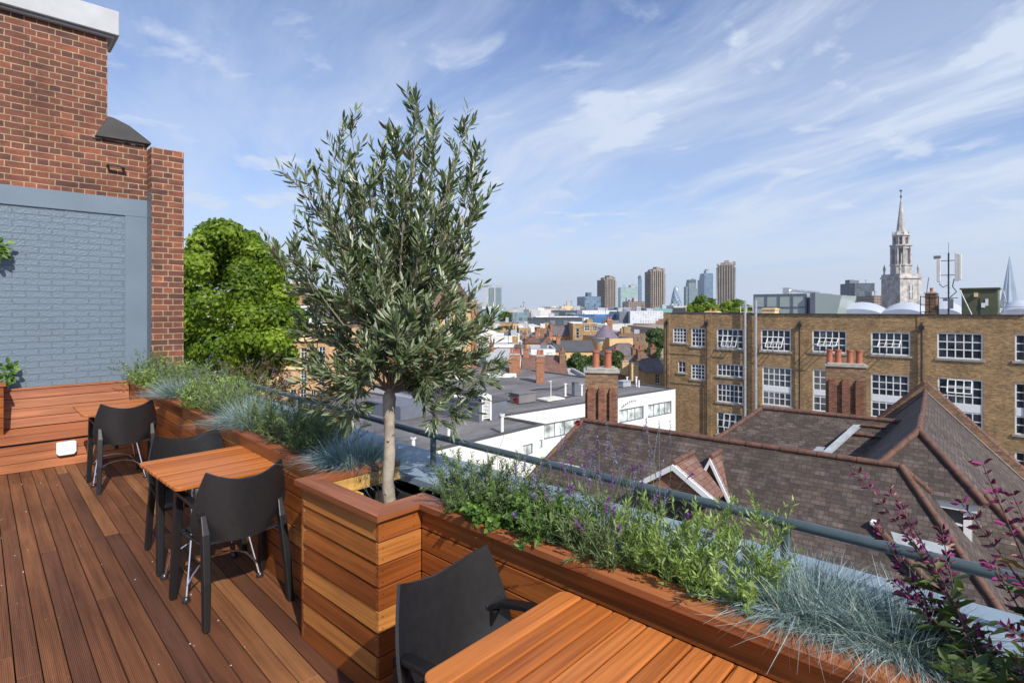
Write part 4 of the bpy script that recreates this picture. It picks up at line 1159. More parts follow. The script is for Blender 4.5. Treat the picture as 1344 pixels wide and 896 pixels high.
def flat_roof(root, W, D, z, mat='felt', par=.35, th=.3, pm=None, name='roof'):
    b = MB(); b.face([(th * .5, th * .5, z - par), (W - th * .5, th * .5, z - par), (W - th * .5, D - th * .5, z - par), (th * .5, D - th * .5, z - par)])
    b.build(name, M[mat], root)
    b = MB(); e = .04
    b.box2((-e, -e, z), (W + e, th, z + .07)); b.box2((-e, D - th, z), (W + e, D + e, z + .07)); b.box2((-e, th, z + .001), (th, D - th, z + .069)); b.box2((W - th, th, z + .001), (W + e, D - th, z + .069))
    b.box2((th * .9, th * .9, z - par), (th, D - th, z)); b.box2((th, th * .9, z - par), (W - th, th, z)); b.box2((W - th, th, z - par), (W - th * .9, D - th, z)); b.box2((th, D - th, z - par), (W - th, D - th * .9, z))
    b.build('parapet', M[pm or mat], root)
def gable_roof(root, W, D, z, rise, mat, axis='x', ov=.25, name='roof', hip=0.0):
    b = MB(); a, c = -ov, W + ov; e, f_ = -ov, D + ov; zz_ = z - ov * rise / (D / 2 if axis == 'x' else W / 2) * 1.0
    if axis == 'x':
        m_ = D / 2; A, B = (a + hip, m_, z + rise), (c - hip, m_, z + rise)
        b.face([(a, e, zz_), (c, e, zz_), B, A]); b.face([(c, f_, zz_), (a, f_, zz_), A, B])
        b.face([(c, e, zz_), (c, f_, zz_), B]); b.face([(a, f_, zz_), (a, e, zz_), A])
    else:
        m_ = W / 2; A, B = (m_, e + hip, z + rise), (m_, f_ - hip, z + rise)
        b.face([(a, f_, zz_), (a, e, zz_), A, B]); b.face([(c, e, zz_), (c, f_, zz_), B, A])
        b.face([(a, e, zz_), (c, e, zz_), A]); b.face([(c, f_, zz_), (a, f_, zz_), B])
    r = b.build(name, M[mat], root)
    b = MB(); b.tube([A, B], .11, 6)
    if hip:
        if axis == 'x':
            for (p_, q_) in (((a, e), A), ((a, f_), A), ((c, e), B), ((c, f_), B)): b.tube([(p_[0], p_[1], zz_), q_], .10, 6)
        else:
            for (p_, q_) in (((a, e), A), ((c, e), A), ((a, f_), B), ((c, f_), B)): b.tube([(p_[0], p_[1], zz_), q_], .10, 6)
    b.build('ridge_tiles', M['terracotta'], r, smooth=True)
    return r
def win_px(P, yaw, zb, rects):
    out = []
    for r in rects:
        xa, za = on_front(P, yaw, r[0], r[3]); xb, _ = on_front(P, yaw, r[2], r[3])
        xm = (r[0] + r[2]) / 2
        _, z1 = on_front(P, yaw, xm, r[1]); _, z0 = on_front(P, yaw, xm, r[3])
        out.append((xa, z0 - zb, xb, z1 - zb))
    return out
def block(name, label, cat, pxl, pxr, pyt, d, D, yaw=VIEW, wall='brick_stock', roof=('flat', 'felt'), wins=None, grid=None, zb=GZ, group=None, frame='white_frame', pane='glass', extra=None, wallname='wall', hover=None):
    """a building whose front spans pxl..pxr with its top at pyt (left end), depth D metres"""
    P, W = face(pxl, pxr, pyt, d, yaw)
    if W < 0: raise Exception(label + ' width ' + str(W))
    root = empty(name, (P.x, P.y, zb), yaw, label, cat, group)
    Hh = P.z - zb; rects = []; specs = []
    if wins:
        for (rc, wr) in zip(win_px(P, yaw, zb, [w_[:4] for w_ in wins]), wins):
            rects.append(rc); specs.append(wr[4:])
    if grid:   # (cols, rows, w frac, h metres, floor h, top offset, pane cols, pane rows)
        gc, gr, wf, wh, fh, off, pc, pr = grid
        for j in range(gr):
            for i in range(gc):
                cw = W / gc; x = cw * (i + .5 - wf / 2); z = Hh - off - wh - j * fh
                rects.append((x, z, x + cw * wf, z + wh)); specs.append((pc, pr))
    b = MB(); body(b, W, D, 0, Hh, rects); b.build(wallname, M[wall], root)
    for rc, sp in zip(rects, specs):
        kw = sp[2] if len(sp) > 2 else {}
        e = max(.03, min(.10, (rc[2] - rc[0]) * .07))
        window(root, rc[0], rc[1], rc[2] - rc[0], rc[3] - rc[1], sp[0], sp[1], frame=frame, pane=pane, edge=e, bar=e * .75, **kw)
    k = roof[0]
    if k == 'flat': flat_roof(root, W, D, Hh, roof[1], pm=roof[2] if len(roof) > 2 else None)
    elif k == 'gx': gable_roof(root, W, D, Hh, roof[2], roof[1], 'x', hip=roof[3] if len(roof) > 3 else 0)
    elif k == 'gy':
        gable_roof(root, W, D, Hh, roof[2], roof[1], 'y', hip=roof[3] if len(roof) > 3 else 0)
        if not (len(roof) > 3 and roof[3]):
            b = MB(); b.face([(0, -.003, Hh), (W, -.003, Hh), (W / 2, -.003, Hh + roof[2] * .97)], .5); b.build('gable', M[wall], root)
    if extra: extra(root, W, D, Hh, P)
    rr = random.Random(int(pxl * 7 + pyt * 13))
    if d > 58 and k in ('gx', 'gy') and d < 250 and not (len(roof) > 3 and roof[3]):
        for i in range(rr.choice([1, 2, 2])):
            cx = W * (rr.uniform(.02, .12) if i == 0 else rr.uniform(.85, .97)); cy = D * rr.uniform(.35, .6); h0 = Hh + roof[2] * .5; h1 = Hh + roof[2] + rr.uniform(.5, 1.1)
            b = MB(); b.box2((cx - .35, cy - .6, h0), (cx + .35, cy + .6, h1), rnd=.5); b.box2((cx - .42, cy - .67, h1), (cx + .42, cy + .67, h1 + .12), rnd=.2)
            cs = b.build('chimney', M['brick_terra' if rr.random() < .5 else 'brick_old'], root)
            for j in range(rr.choice([2, 3, 4])):
                b = MB(); b.lathe([(.13, 0), (.11, .4), (.14, .45)], 8, (cx, cy - .4 + j * .27, h1 + .12)); b.build('pot', M['pot'], cs)
    if k == 'flat' and d > 62:
        s_ = max(1.0, d / 160)
        for i in range(rr.choice([1, 2, 3])):
            bx, by = W * rr.uniform(.1, .8), D * rr.uniform(.2, .7); bw, bd, bh = min(W * .25, rr.uniform(1.2, 3.5) * s_), rr.uniform(1, 3) * s_, rr.uniform(.6, 1.5) * s_
            b = MB(); b.box2((bx, by, Hh - .35), (bx + bw, by + bd, Hh + bh)); b.build('roof_plant', M[rr.choice(['lead_grey', 'greyblue', 'felt_light', 'offwhite', 'brick_stock'] if d < 250 else ['lead_grey', 'felt_light', 'greyblue'])], root)
        if rr.random() < .6:
            bx = W * rr.uniform(.2, .8); b = MB(); b.tube([(bx, D * .3, Hh - .3), (bx, D * .3, Hh + 2.6 * s_ ** .5)], .05 * s_, 5); b.tube([(bx - .5 * s_, D * .3, Hh + 2.2 * s_ ** .5), (bx + .5 * s_, D * .3, Hh + 2.2 * s_ ** .5)], .035 * s_, 4)
            b.build('aerial', M['cable'], root)
    return root, P, W, Hh
def chimney_stack(name, label, pxl, pxr, pyt, d, D, pyb, yaw, pots, mat='brick_terra', group=None, poth=.6, potr=.13, cap='concrete_cap', piers=0):
    P, W = face(pxl, pxr, pyt, d, yaw); zb = at((pxl + pxr) / 2, pyb, d).z
    root = empty(name, (P.x, P.y, zb), yaw, label, 'chimney', group); Hh = P.z - zb
    b = MB(); b.box2((0, 0, 0), (W, D, Hh - .10), rnd=.5)
    if piers:
        pb = MB()
        for i in range(piers):
            x = W * (i + .5) / piers; pw = W / piers * .29; pb.box2((x - pw, -.13, 0), (x + pw, -.001, Hh * .70), rnd=.5); pb.box2((x - pw * .8, -.10, Hh * .70), (x + pw * .8, -.001, Hh * .74), rnd=.5)
    else: b.box2((-.04, -.04, Hh * .8), (W + .04, D + .04, Hh * .86), rnd=.3)
    st = b.build('stack', M[mat], root)
    if piers: pb.build('brick_rib', M['brick_dark_red'], st)
    b = MB(); b.box2((-.06, -.06, Hh - .099), (W + .06, D + .06, Hh)); b.box2((.05, .05, Hh), (W - .05, D - .05, Hh + .06)); b.build('coping', M[cap], root, bev=.015)
    for x in pots:
        b = MB(); b.lathe([(potr, 0), (potr * .92, poth * .1), (potr * .86, poth * .85), (potr * 1.05, poth * .88), (potr * 1.05, poth), (potr * .7, poth), (potr * .7, poth * .7)], 12, (W * x, D / 2, Hh + .05))
        b.build('pot', M['pot'], root, smooth=True)
    return root

# ------------------------------------------------------------------ warehouse on the right
YW = -math.pi / 2
dW = 55 / (ray(872)[0])
wins = [
 (883.1, 430.1, 901.2, 449.6, 4, 4), (907.2, 430.5, 925.9, 454.6, 4, 4), (940.8, 431.5, 975.9, 457.6, 5, 3, dict(tilt=(1, 0, 4, 2, .5))),
 (998.6, 432.5, 1037.8, 460.6, 5, 3, dict(tilt=(1, 0, 4, 2, .75))), (1066, 433.5, 1111, 462.6, 5, 3, dict(tilt=(1, 0, 4, 2, .95))),
 (1143, 436, 1194.5, 466, 5, 3, dict(tilt=(1, 0, 4, 2, .98))), (1230, 437, 1290, 471, 5, 3), (1332, 439, 1392, 475, 5, 3),
 (890, 474, 900, 488.8, 2, 2), (907, 477.7, 925.3, 497.8, 4, 4), (941, 477.7, 976, 494.2, 6, 2), (941, 504, 975.4, 528.5, 6, 3), (941, 542, 975, 572, 4, 3, dict(tilt=(1, 1, 3, 3, .3))),
 (1000.4, 481.9, 1038.7, 532.2, 5, 6, dict(spandrel=(.36, .50))), (1066.7, 485.8, 1111, 541, 5, 6, dict(spandrel=(.38, .52))),
 (1143, 491.5, 1193, 549.4, 5, 6, dict(spandrel=(.37, .53))), (1230.8, 497, 1290, 564, 5, 6, dict(spandrel=(.36, .52), tilt=(1, 4, 4, 6, .8))), (1332, 504, 1392, 573, 5, 6, dict(spandrel=(.36, .52))),
 (1332, 596, 1392, 640, 5, 4), (1230.8, 588, 1290, 640, 5, 4),
]
def wh_extra(root, W, D, Hh, P):
    zb = GZ
    def fx_(px, py=440): return on_front(P, YW, px, py)
    # brick piers along the front
    b = MB()
    for px in (875, 930, 986, 1211):
        x, _ = fx_(px); b.box2((x - .35, -.05, 0), (x + .35, -.002, Hh - .02), rnd=.5)
    b.build('brick_pier', M['brick_stock'], root)
    b = MB()
    for (a, e, py) in ((872, 930, 1),):
        xa, z1 = on_front(P, YW, 875, 462); xb, _ = on_front(P, YW, 926, 462); b.box2((xa, -.06, z1 - zb - .1), (xb, -.002, z1 - zb), rnd=.5)
        xa, z1 = on_front(P, YW, 875, 500); xb, _ = on_front(P, YW, 926, 500); b.box2((xa, -.06, z1 - zb - .1), (xb, -.002, z1 - zb), rnd=.5)
    b.build('string_course', M['brick_stock'], root)
    for px in (876, 928, 1050, 1210):
        x, _ = fx_(px); b = MB(); b.tube([(x, -.20, Hh - 1.1), (x, -.20, .2)], .065, 8)
        b.box2((x - .16, -.32, Hh - 1.2), (x + .16, -.10, Hh - .85)); b.tube([(x, -.2, Hh - 1.0), (x, 0, Hh - .6)], .06, 6)
        for z in range(1, 14): b.tube([(x, -.2, z), (x, -.2, z + .12)], .085, 8)
        b.build('downpipe', M['cable'], root, smooth=True)
    for px in (979.5, 993.5):
        x, _ = fx_(px); b = MB(); b.tube([(x, -.32, Hh + 1.3), (x, -.32, .2)], .13, 10)
        for z in range(2, 17, 2): b.tube([(x, -.32, z), (x, -.32, z + .1)], .16, 10)
        b.build('flue_pipe', M['steel'], root, smooth=True)
    b = MB()
    for w_ in wins[:19]:
        r = win_px(P, YW, zb, [w_[:4]])[0]
        b.box2((r[0] - .15, -.09, r[1] - .16), (r[2] + .15, .05, r[1] - .002), rnd=.4)
    b.build('sill', M['concrete_cap'], root)
    b = MB()
    xa = fx_(955)[0]
    b.box2((fx_(984)[0], -.11, Hh - .0), (W, -.001, Hh + .06)); b.build('coping_edge', M['lead'], root)
root, PW, WW, HW = block('warehouse', 'long four storey stock brick warehouse with white gridded windows on the right', 'building', 872, 1344, 411.2, dW, 17, YW,
      'brick_stock', ('flat', 'felt_dark', 'lead'), wins=wins, extra=None)
# lengthen is not needed beyond the frame: the front ends past the border
wh_extra(root, WW, 17, HW, PW)
b = MB(); b.box2((WW, 0, 0), (WW + 16, 17, HW), rnd=.5)
b.build('far_bay', M['brick_stock'], root)
# things on the warehouse roof (each stands on it)
def roof_pt(px, depth_in, py=None):
    P, _ = face(px, px + 5, 413, 1, YW)
    a, e = ray(px); X = 55 + depth_in; dd = X / a
    return at(px, py if py else 405, dd), dd
RZ = EYE - .95
def on_roof(px, din): p, dd = roof_pt(px, din); p.z = PW.z - .35; return p, dd
# glazed plant enclosure
p, dd = on_roof(990, 4.0)
root = empty('glazed_plant_room', p, YW, 'pale green glass walled plant room on the warehouse roof', 'plant room')
zt = at(990, 387, dd).z - p.z; W1 = face(990, 1058, 387, dd, YW)[1]
b = MB(); body(b, W1, 6, 0, zt, top=True); b.build('glass_wall', M['glass_green'], root)
b = MB()
for i in range(5):
    x = W1 * i / 4; b.box2((x - .07, -.07, 0), (x + .07, -.002, zt + .05))
b.box2((0, -.06, zt - .08), (W1, -.003, zt + .06)); b.box2((0, -.05, zt * .42), (W1, -.004, zt * .42 + .1)); b.build('steel_frame', M['greyblue'], root)
W2 = face(1068, 1100, 387, dd, YW)[1]; x2 = W1 + .9
b = MB(); b.face([(x2, -.3, 0), (x2 + W2 * .78, -.3, 0), (x2 + W2, -.3, zt * .93), (x2, -.3, zt * 1.03)]); b.face([(x2, 5.7, zt * 1.03), (x2 + W2, 5.7, zt * .93), (x2 + W2 * .78, 5.7, 0), (x2, 5.7, 0)])
b.face([(x2 + W2 * .78, -.3, 0), (x2 + W2 * .78, 5.7, 0), (x2 + W2, 5.7, zt * .93), (x2 + W2, -.3, zt * .93)]); b.face([(x2, -.3, zt * 1.03), (x2 + W2, -.3, zt * .93), (x2 + W2, 5.7, zt * .93), (x2, 5.7, zt * 1.03)])
b.build('glass_screen', M['glass_green'], root)
b = MB(); b.box2((x2 - .45, -.4, 0), (x2, 5.8, zt * 1.05)); b.box2((W1 + .1, .1, 0), (x2 - .45, 5, zt * .8)); b.build('service_tower', M['greyblue'], root)
b = MB(); b.box2((W1 * .5, 1, zt), (W1 * .62, 2, zt + .7)); b.tube([(W1 * .62, 2, zt + .45), (W1 + .6, 2.4, zt + .15)], .14, 8); b.build('duct', M['steel'], root)
chimney_stack('roof_chimney', 'broad pale terracotta chimney stack in front of the plant room', 1000, 1017, 405, 55.2 / ray(1000)[0], 1.2, 416, YW, [], mat='cream', cap='cream')
chimney_stack('roof_chimney', 'low brick chimney with cream slab on the warehouse roof near the trees', 925, 941, 409, 58 / ray(925)[0], 1.0, 414, YW, [.3, .7], poth=.3, mat='brick_stock', cap='cream')
chimney_stack('roof_chimney', 'slim dark brick chimney between the white domes and the antenna mast', 1214, 1229, 384, 57 / ray(1214)[0], 1.3, 417, YW, [.5], poth=.35, mat='brick_old')
# white barrel vaults
def vault(label, pxl, pxr, pyt, din):
    P, dd = on_roof(pxl, din); W_ = face(pxl, pxr, 400, dd, YW)[1]; hh = at((pxl + pxr) / 2, pyt, (55 + din) / ray((pxl + pxr) / 2)[0]).z - P.z
    root = empty('vaulted_roof', P, YW, label, 'roof light'); b = MB(); n = 24; m = 10
    V = [[Vector((W_ * i / n, 5.5 * (j / m), hh * (.42 + .58 * max(0, 1 - (2 * i / n - 1) ** 2) ** .75) * (.55 + .45 * math.sin(math.pi * j / m)))) for i in range(n + 1)] for j in range(m + 1)]
    for j in range(m):
        for i in range(n): b.face([V[j][i], V[j][i + 1], V[j + 1][i + 1], V[j + 1][i]], .5)
    for i in range(n): b.face([(V[0][i].x, 0, 0), (V[0][i + 1].x, 0, 0), V[0][i + 1], V[0][i]], .5)
    o_ = b.build('membrane', M['membrane'], root, smooth=True)
vault('left one of the white vaulted roof lights in front of the church spire', 1092, 1157, 396, 7)
vault('white vaulted roof light between the church spire and the dark chimney', 1155, 1213, 396, 7)
vault('white vaulted roof light behind the antenna mast', 1212, 1262, 395, 7)
vault('white vaulted roof light at the right border beside the olive tank', 1313, 1365, 393, 7)
# roof rail
P, dd = on_roof(1208, 1.5)
b = MB()
for i in range(3): b.tube([(i * .6, 0, 0), (i * .6, 0, 1.9)], .035, 6)
for z in (.6, 1.2, 1.85): b.tube([(0, 0, z), (1.2, 0, z)], .03, 6)
o = b.build('roof_rail', M['cable'], smooth=True); o.location = P; o.rotation_euler = (0, 0, YW); tag(o, 'short dark metal guard rail left of the slim brick chimney', 'railing')
P, dd = on_roof(1318, 1.0)
b = MB()
for i in range(5): b.tube([(i * .9, 0, 0), (i * .9, 0, 1.0)], .03, 6)
for z in (.4, .7, 1.0): b.tube([(0, 0, z), (3.6, 0, z)], .025, 6)
o = b.build('roof_rail', M['steel'], smooth=True); o.location = P; o.rotation_euler = (0, 0, YW); tag(o, 'low grey guard rail at the right end of the warehouse roof', 'railing')
P, dd = on_roof(972, 1.0)
b = MB()
for i in range(3): b.tube([(i * .6, 0, 0), (i * .6, 0, 1.1)], .03, 6)
for z in (.5, 1.05): b.tube([(0, 0, z), (1.2, 0, z)], .03, 6)
o = b.build('roof_rail', M['white_frame'], smooth=True); o.location = P; o.rotation_euler = (0, 0, YW); tag(o, 'small pale guard rail beside the two silver flue pipes', 'railing')
# antenna mast
P, dd = on_roof(1245, 1.0)
root = empty('antenna_mast', P, YW, 'mobile phone mast with three white panel antennas on the warehouse roof', 'antenna')
k = dd / F
def mz(py): return at(1245, py, dd).z - P.z
b = MB(); b.tube([(0, 0, 0), (0, 0, mz(332))], .055, 8); b.tube([(0, 0, mz(332)), (0, 0, mz(318))], .015, 5)
for py in (342, 361, 391): b.tube([(-.55, 0, mz(py)), (.6, 0, mz(py))], .03, 6)
for z in range(1, 9): b.tube([(-.12, -.03, z * .42), (.12, -.03, z * .42)], .012, 4)
b.tube([(.35, 0, mz(366)), (.25, -.05, mz(376)), (.5, -.02, mz(383)), (.1, 0, mz(390))], .04, 6)
b.tube([(-.6, 0, mz(372)), (-.35, -.05, mz(377)), (-.05, 0, mz(374))], .035, 6)
b.build('pole', M['cable'], root, smooth=True)
for (x, a, e) in ((-.62, 339, 370), (.52, 333, 369), (.68, 334, 368)):
    b = MB(); b.box2((x - .12, -.12, mz(e)), (x + .12, .06, mz(a))); b.build('panel_antenna', M['offwhite'], root, bev=.03)
b = MB(); b.box2((-.95, -.1, mz(339)), (-.5, .1, mz(335))); b.box2((.0, -.15, mz(405)), (.3, .1, mz(392))); b.box2((-.35, -.1, mz(395)), (-.08, .1, mz(391))); b.build('equipment_box', M['greyblue'], root)
# olive tank
P, dd = on_roof(1262, 1.5); W_ = face(1262, 1310, 380, dd, YW)[1]; zt = at(1262, 380, dd).z - P.z
root = empty('equipment_cabin', P, YW, 'olive green equipment cabin on the warehouse roof beside the antenna mast', 'cabin')
b = MB(); b.box2((0, 0, .1), (W_, 3.2, zt)); b.build('cabin_wall', M['green_tank'], root, bev=.03)
b = MB(); b.box2((-.12, -.12, zt), (W_ + .12, 3.3, zt + .12)); b.build('cabin_roof', M['green_tank'], root)
b = MB(); b.box2((W_ * .52, -.05, .15), (W_ * .75, -.002, zt * .72)); b.build('door', M['green_tank'], root)
b = MB(); b.box2((W_ * .35, -.2, zt * .75), (W_ * .46, -.01, zt * .88)); b.build('flood_light', M['cream'], root)
b = MB(); b.box2((W_ * .55, -.1, zt * .40), (W_ * .66, -.06, zt * .55)); b.box2((W_ * .66, -.1, zt * .46), (W_ * .74, -.06, zt * .68)); b.build('notice', M['white'], root)
b = MB(); b.tube([(-.05, -.25, zt * .95), (W_ * .36, -.25, 0)], .045, 6); b.build('brace', M['steel'], root)
b = MB(); b.box2((W_ + .05, .2, zt * .4), (W_ + .35, .6, zt * .62)); b.tube([(W_ + .3, 0, zt * .95), (W_ + .45, 0, zt * .6), (W_ + .1, 0, zt * .4)], .05, 6); b.build('antenna_box', M['steel'], root)

# ------------------------------------------------------------------ tiled roofs just below the terrace
def roof_poly(root, name, polys, mat, th=.0):
    b = MB()
    for p in polys: b.face(p)
    return b.build(name, M[mat], root)
def ridge(root, name, segs, r=.13, mat='terracotta', step=.45):
    b = MB()
    for (A, B) in segs:
        A = Vector(A); B = Vector(B); L = (B - A).length; n = max(1, int(L / step))
        for i in range(n):
            a, e = A + (B - A) * i / n, A + (B - A) * (i + 1) / n
            b.tube([a, e - (B - A) / n * .03], [r, r * .90], 10)
    return b.build(name, M[mat], root, smooth=True)
# near roof A
zA = -2.2
A1 = atz(765, 552, zA); A2 = atz(1182, 613, zA)
d = (A2 - A1).normalized()                      # along the ridge, towards the right
nrm2 = Vector((d.y, -d.x, 0)) if Vector((d.y, -d.x, 0)).x < 0 else Vector((-d.y, d.x, 0))   # horizontal, towards the terrace
PIT = math.tan(R_(42)); RUN = 5.2
def slope_pt(P0, px, py):
    """where the view ray meets the front slope through the ridge"""
    # plane: z = zA - PIT * s, s = (X-P0).nrm2
    a, e = ray(px); k = (py - HY) / F
    # EYE - k d = zA - PIT*((d*a-P0.x)*n.x + (d*e-P0.y)*n.y)
    num = EYE - zA - PIT * (P0.x * nrm2.x + P0.y * nrm2.y); den = k - PIT * (a * nrm2.x + e * nrm2.y)
    dd = num / den; return Vector((a * dd, e * dd, EYE - k * dd))
HL = slope_pt(A1, 722, 598); HR = slope_pt(A1, 1250, 712)
sL = (HL - A1).dot(nrm2); sR = (HR - A2).dot(nrm2)
EL = A1 + (HL - A1) * (RUN / sL); ER = A2 + (HR - A2) * (RUN / sR)
BLp = A1 - nrm2 * RUN + Vector((0, 0, -PIT * RUN)) - d * 3; BRp = A2 - nrm2 * RUN + Vector((0, 0, -PIT * RUN)) + d * 3.5
rA = empty('tiled_house', (A1.x, A1.y, GZ), 0, 'nearest brown tiled house just beyond the handrail, its long ridge crossing the photo', 'house')
O = Vector((A1.x, A1.y, GZ))
q = lambda v: v - O
roof_poly(rA, 'roof', [[q(EL), q(ER), q(A2), q(A1)], [q(BRp), q(BLp), q(A1), q(A2)], [q(ER), q(BRp), q(A2)], [q(BLp), q(EL), q(A1)]], 'tiles')
up = Vector((0, 0, .03))
ridge(rA, 'ridge_tiles', [(q(A1) + up, q(A2) + up), (q(A2) + up, q(ER) + up), (q(A1) + up, q(EL) + up), (q(A2) + up, q(BRp) + up)], .085)
b = MB()
ins = .35
base = [q(EL) - nrm2 * 0 , q(ER), q(BRp), q(BLp)]
cc = sum((v for v in base), Vector()) / 4
base = [cc + (v - cc) * .965 for v in base]
b.prism([(v.x, v.y) for v in base], 0, q(ER).z - .02, rnd=.5, top=False)
b.build('wall', M['brick_orange'], rA)
# dormer gables on the near roof
def dormer(label, apex_px, wl_, h_, depth, z_=None, dist=None):
    pass
def roof_dormer(root, apex, halfw, drop, back, wallmat='brick_terra', win=False):
    """gable facing the terrace; apex world point; back = horizontal length of its ridge"""
    n = nrm2; u = Vector((n.y, -n.x, 0)); u = u if u.dot(d) > 0 else -u
    L = apex - u * halfw + Vector((0, 0, -drop)); Rr = apex + u * halfw + Vector((0, 0, -drop)); Bk = apex - n * back
    Lb = L - n * max(0, (back - drop / PIT)); Rb = Rr - n * max(0, (back - drop / PIT))
    a = q(apex); l = q(L); r = q(Rr); bk = q(Bk); lb = q(Lb); rb = q(Rb)
    dm = roof_poly(root, 'dormer', [[l - n * .12, r - n * .12, a - n * .12]], wallmat)
    roof_poly(dm, 'dormer_roof', [[l, a, bk, lb], [a, r, rb, bk]], 'tiles_brown')
    b = MB()
    for (s_, e_) in ((a, l), (a, r)):
        dv = (e_ - s_); hh = Vector((0, 0, .16))
        P_ = [s_ + n * .04, e_ + n * .04, e_ + n * .04 - hh, s_ + n * .04 - hh]
        b.face(P_); b.face([p - n * .05 for p in reversed(P_)])
        b.face([P_[0], P_[0] - n * .16 , P_[1] - n * .16, P_[1]])
        b.face([P_[3], P_[2], P_[2] - n * .05, P_[3] - n * .05])
    b.build('bargeboard', M['white'], dm)
    ridge(dm, 'dormer_ridge', [(a + up, bk + up)], .08)
    if win:
        pass
D1 = slope_pt(A1, 905, 628); ap1 = at(883, 609, (D1.x * FX + D1.y * FY) - 1.2)
roof_dormer(rA, ap1, 1.15, .75, 1.5)
D2 = slope_pt(A1, 945, 640); ap2 = at(932, 601, (D2.x * FX + D2.y * FY) - .1)
roof_dormer(rA, ap2, .55, 1.1, .9, 'tiles_brown')
# lower hip with white cap in front, right
H1 = slope_pt(A1, 1147, 694) ; H2 = slope_pt(A1, 1196, 752)
ridge(rA, 'lower_hip_tiles', [(q(H1) + up * 4, q(H2) + up * 9 + (q(H2) - q(H1)) * .6)], .085)
b = MB(); b.box(tuple(q(H1) + up * 5), (.2, .14, .10)); b.build('lead_cap', M['white'], rA, bev=.02)
W1_ = slope_pt(A1, 1170, 702); W2_ = slope_pt(A1, 1248, 722); W3_ = slope_pt(A1, 1250, 742); W4_ = slope_pt(A1, 1178, 724)
b = MB(); lift = Vector((-.10, 0, .12)); b.face([q(W4_) + lift, q(W3_) + lift, q(W2_) + lift, q(W1_) + lift]); b.build('valley_gutter', M['lead_grey'], rA)
# white eave soffit at the left foot
b = MB(); e0 = q(slope_pt(A1, 723, 600)); e1 = q(slope_pt(A1, 758, 609)); b.box2((e0.x - .1, e0.y - 1.2, e0.z - .30), (e0.x + .25, e0.y + .1, e0.z - .08)); b.build('fascia', M['white'], rA)

# chimney on the near ridge
chimney_stack('chimney_stack', 'tall old brick chimney with two orange pots at the left end of the near ridge', 768, 811, 486, 19.6, 1.2, 572, VIEW - .13, [.34, .72], mat='brick_old', poth=.62, potr=.14, piers=3)
# rear hipped roof B
zB = -2.6
B1 = atz(1000, 536, zB); B2 = atz(1170, 553, zB)
rB = empty('tiled_house', (B1.x, B1.y, GZ), 0, 'hipped brown tiled house between the near ridge and the brick warehouse', 'house'); O = Vector((B1.x, B1.y, GZ))
db = (B2 - B1).normalized(); nb = Vector((db.y, -db.x, 0)); nb = nb if nb.x < 0 else -nb
rb_ = 5.0; sl = math.tan(R_(38))
f1_, f2_ = B1 + nb * rb_ - db * 4.6 - Vector((0, 0, sl * rb_)), B2 + nb * rb_ + db * 1.0 - Vector((0, 0, sl * rb_))
g1_, g2_ = B1 - nb * rb_ - db * 4.6 - Vector((0, 0, sl * rb_)), B2 - nb * rb_ + db * 1.0 - Vector((0, 0, sl * rb_))
B2e = B2 + db * 1.0
roof_poly(rB, 'roof', [[q(f1_), q(f2_), q(B2e), q(B1)], [q(g2_), q(g1_), q(B1), q(B2e)], [q(g1_), q(f1_), q(B1)], [q(f2_), q(g2_), q(B2e)]], 'tiles')
ridge(rB, 'ridge_tiles', [(q(B1) + up, q(B2e) + up), (q(B1) + up, q(f1_) + up), (q(B1) + up, q(g1_) + up)], .10)
b = MB(); base = [q(f1_), q(f2_), q(g2_), q(g1_)]; cc = sum(base, Vector()) / 4; base = [cc + (v - cc) * .95 for v in base]
b.prism([(v.x, v.y) for v in base], 0, q(f1_).z - .02, rnd=.5, top=False); b.build('wall', M['brick_stock'], rB)
b = MB()
for (a_, e_) in (((1125, 557), (1072, 604)), ((1078, 586), (1068, 596))):
    P_ = atz(a_[0], a_[1], -2.75); dd = P_.x * FX + P_.y * FY; Q__ = at(e_[0], e_[1], dd - 2.2)
    s_ = Vector((.06, -.11, 0)); b.face([q(Q__) - s_, q(Q__) + s_, q(P_) + s_, q(P_) - s_]); b.face([q(P_) - s_ - up * 3, q(P_) + s_ - up * 3, q(Q__) + s_ - up * 3, q(Q__) - s_ - up * 3])
b.build('lead_flashing', M['lead_grey'], rB)
def on_roofB(px, py):
    a, e = ray(px); k = (py - HY) / F
    num = EYE - zB - sl * (B1.x * nb.x + B1.y * nb.y); den = k - sl * (a * nb.x + e * nb.y)
    dd = num / den; return Vector((a * dd, e * dd, EYE - k * dd))
ridge(rB, 'party_ridge', [(q(on_roofB(1124, 559)) + up * 2, q(on_roofB(1164, 563)) + up * 2), (q(on_roofB(1114, 570)) + up * 2, q(on_roofB(1160, 576)) + up * 2)], .07)
# cross wing C: gabled at the back, hipped towards us
zC = -1.55
C1 = at(1215, 514, 24.5); C2 = at(1208, 560, 16.2)
C1.z = C2.z = (C1.z + C2.z) / 2
zC = C2.z
C2 = atz(1208, 560, zC); C1 = atz(1215, 514, zC)
rC = empty('tiled_house', (C2.x, C2.y, GZ), 0, 'steep tiled cross wing with a pointed brick gable in front of the warehouse', 'house'); O = Vector((C2.x, C2.y, GZ))
dc = (C1 - C2).normalized(); nc = Vector((-dc.y, dc.x, 0)); nc = nc if nc.y > 0 else -nc      # nc points left (+Y)
run = 4.6; slc = math.tan(R_(46))
dn = Vector((0, 0, -slc * run))
FL = C2 + nc * run - dc * 3.8 + dn; FR = C2 - nc * run - dc * 3.8 + dn; BL = C1 + nc * run + dn; BR = C1 - nc * run + dn
roof_poly(rC, 'roof', [[q(BL), q(FL), q(C2), q(C1)], [q(FR), q(BR), q(C1), q(C2)], [q(FL), q(FR), q(C2)]], 'tiles')
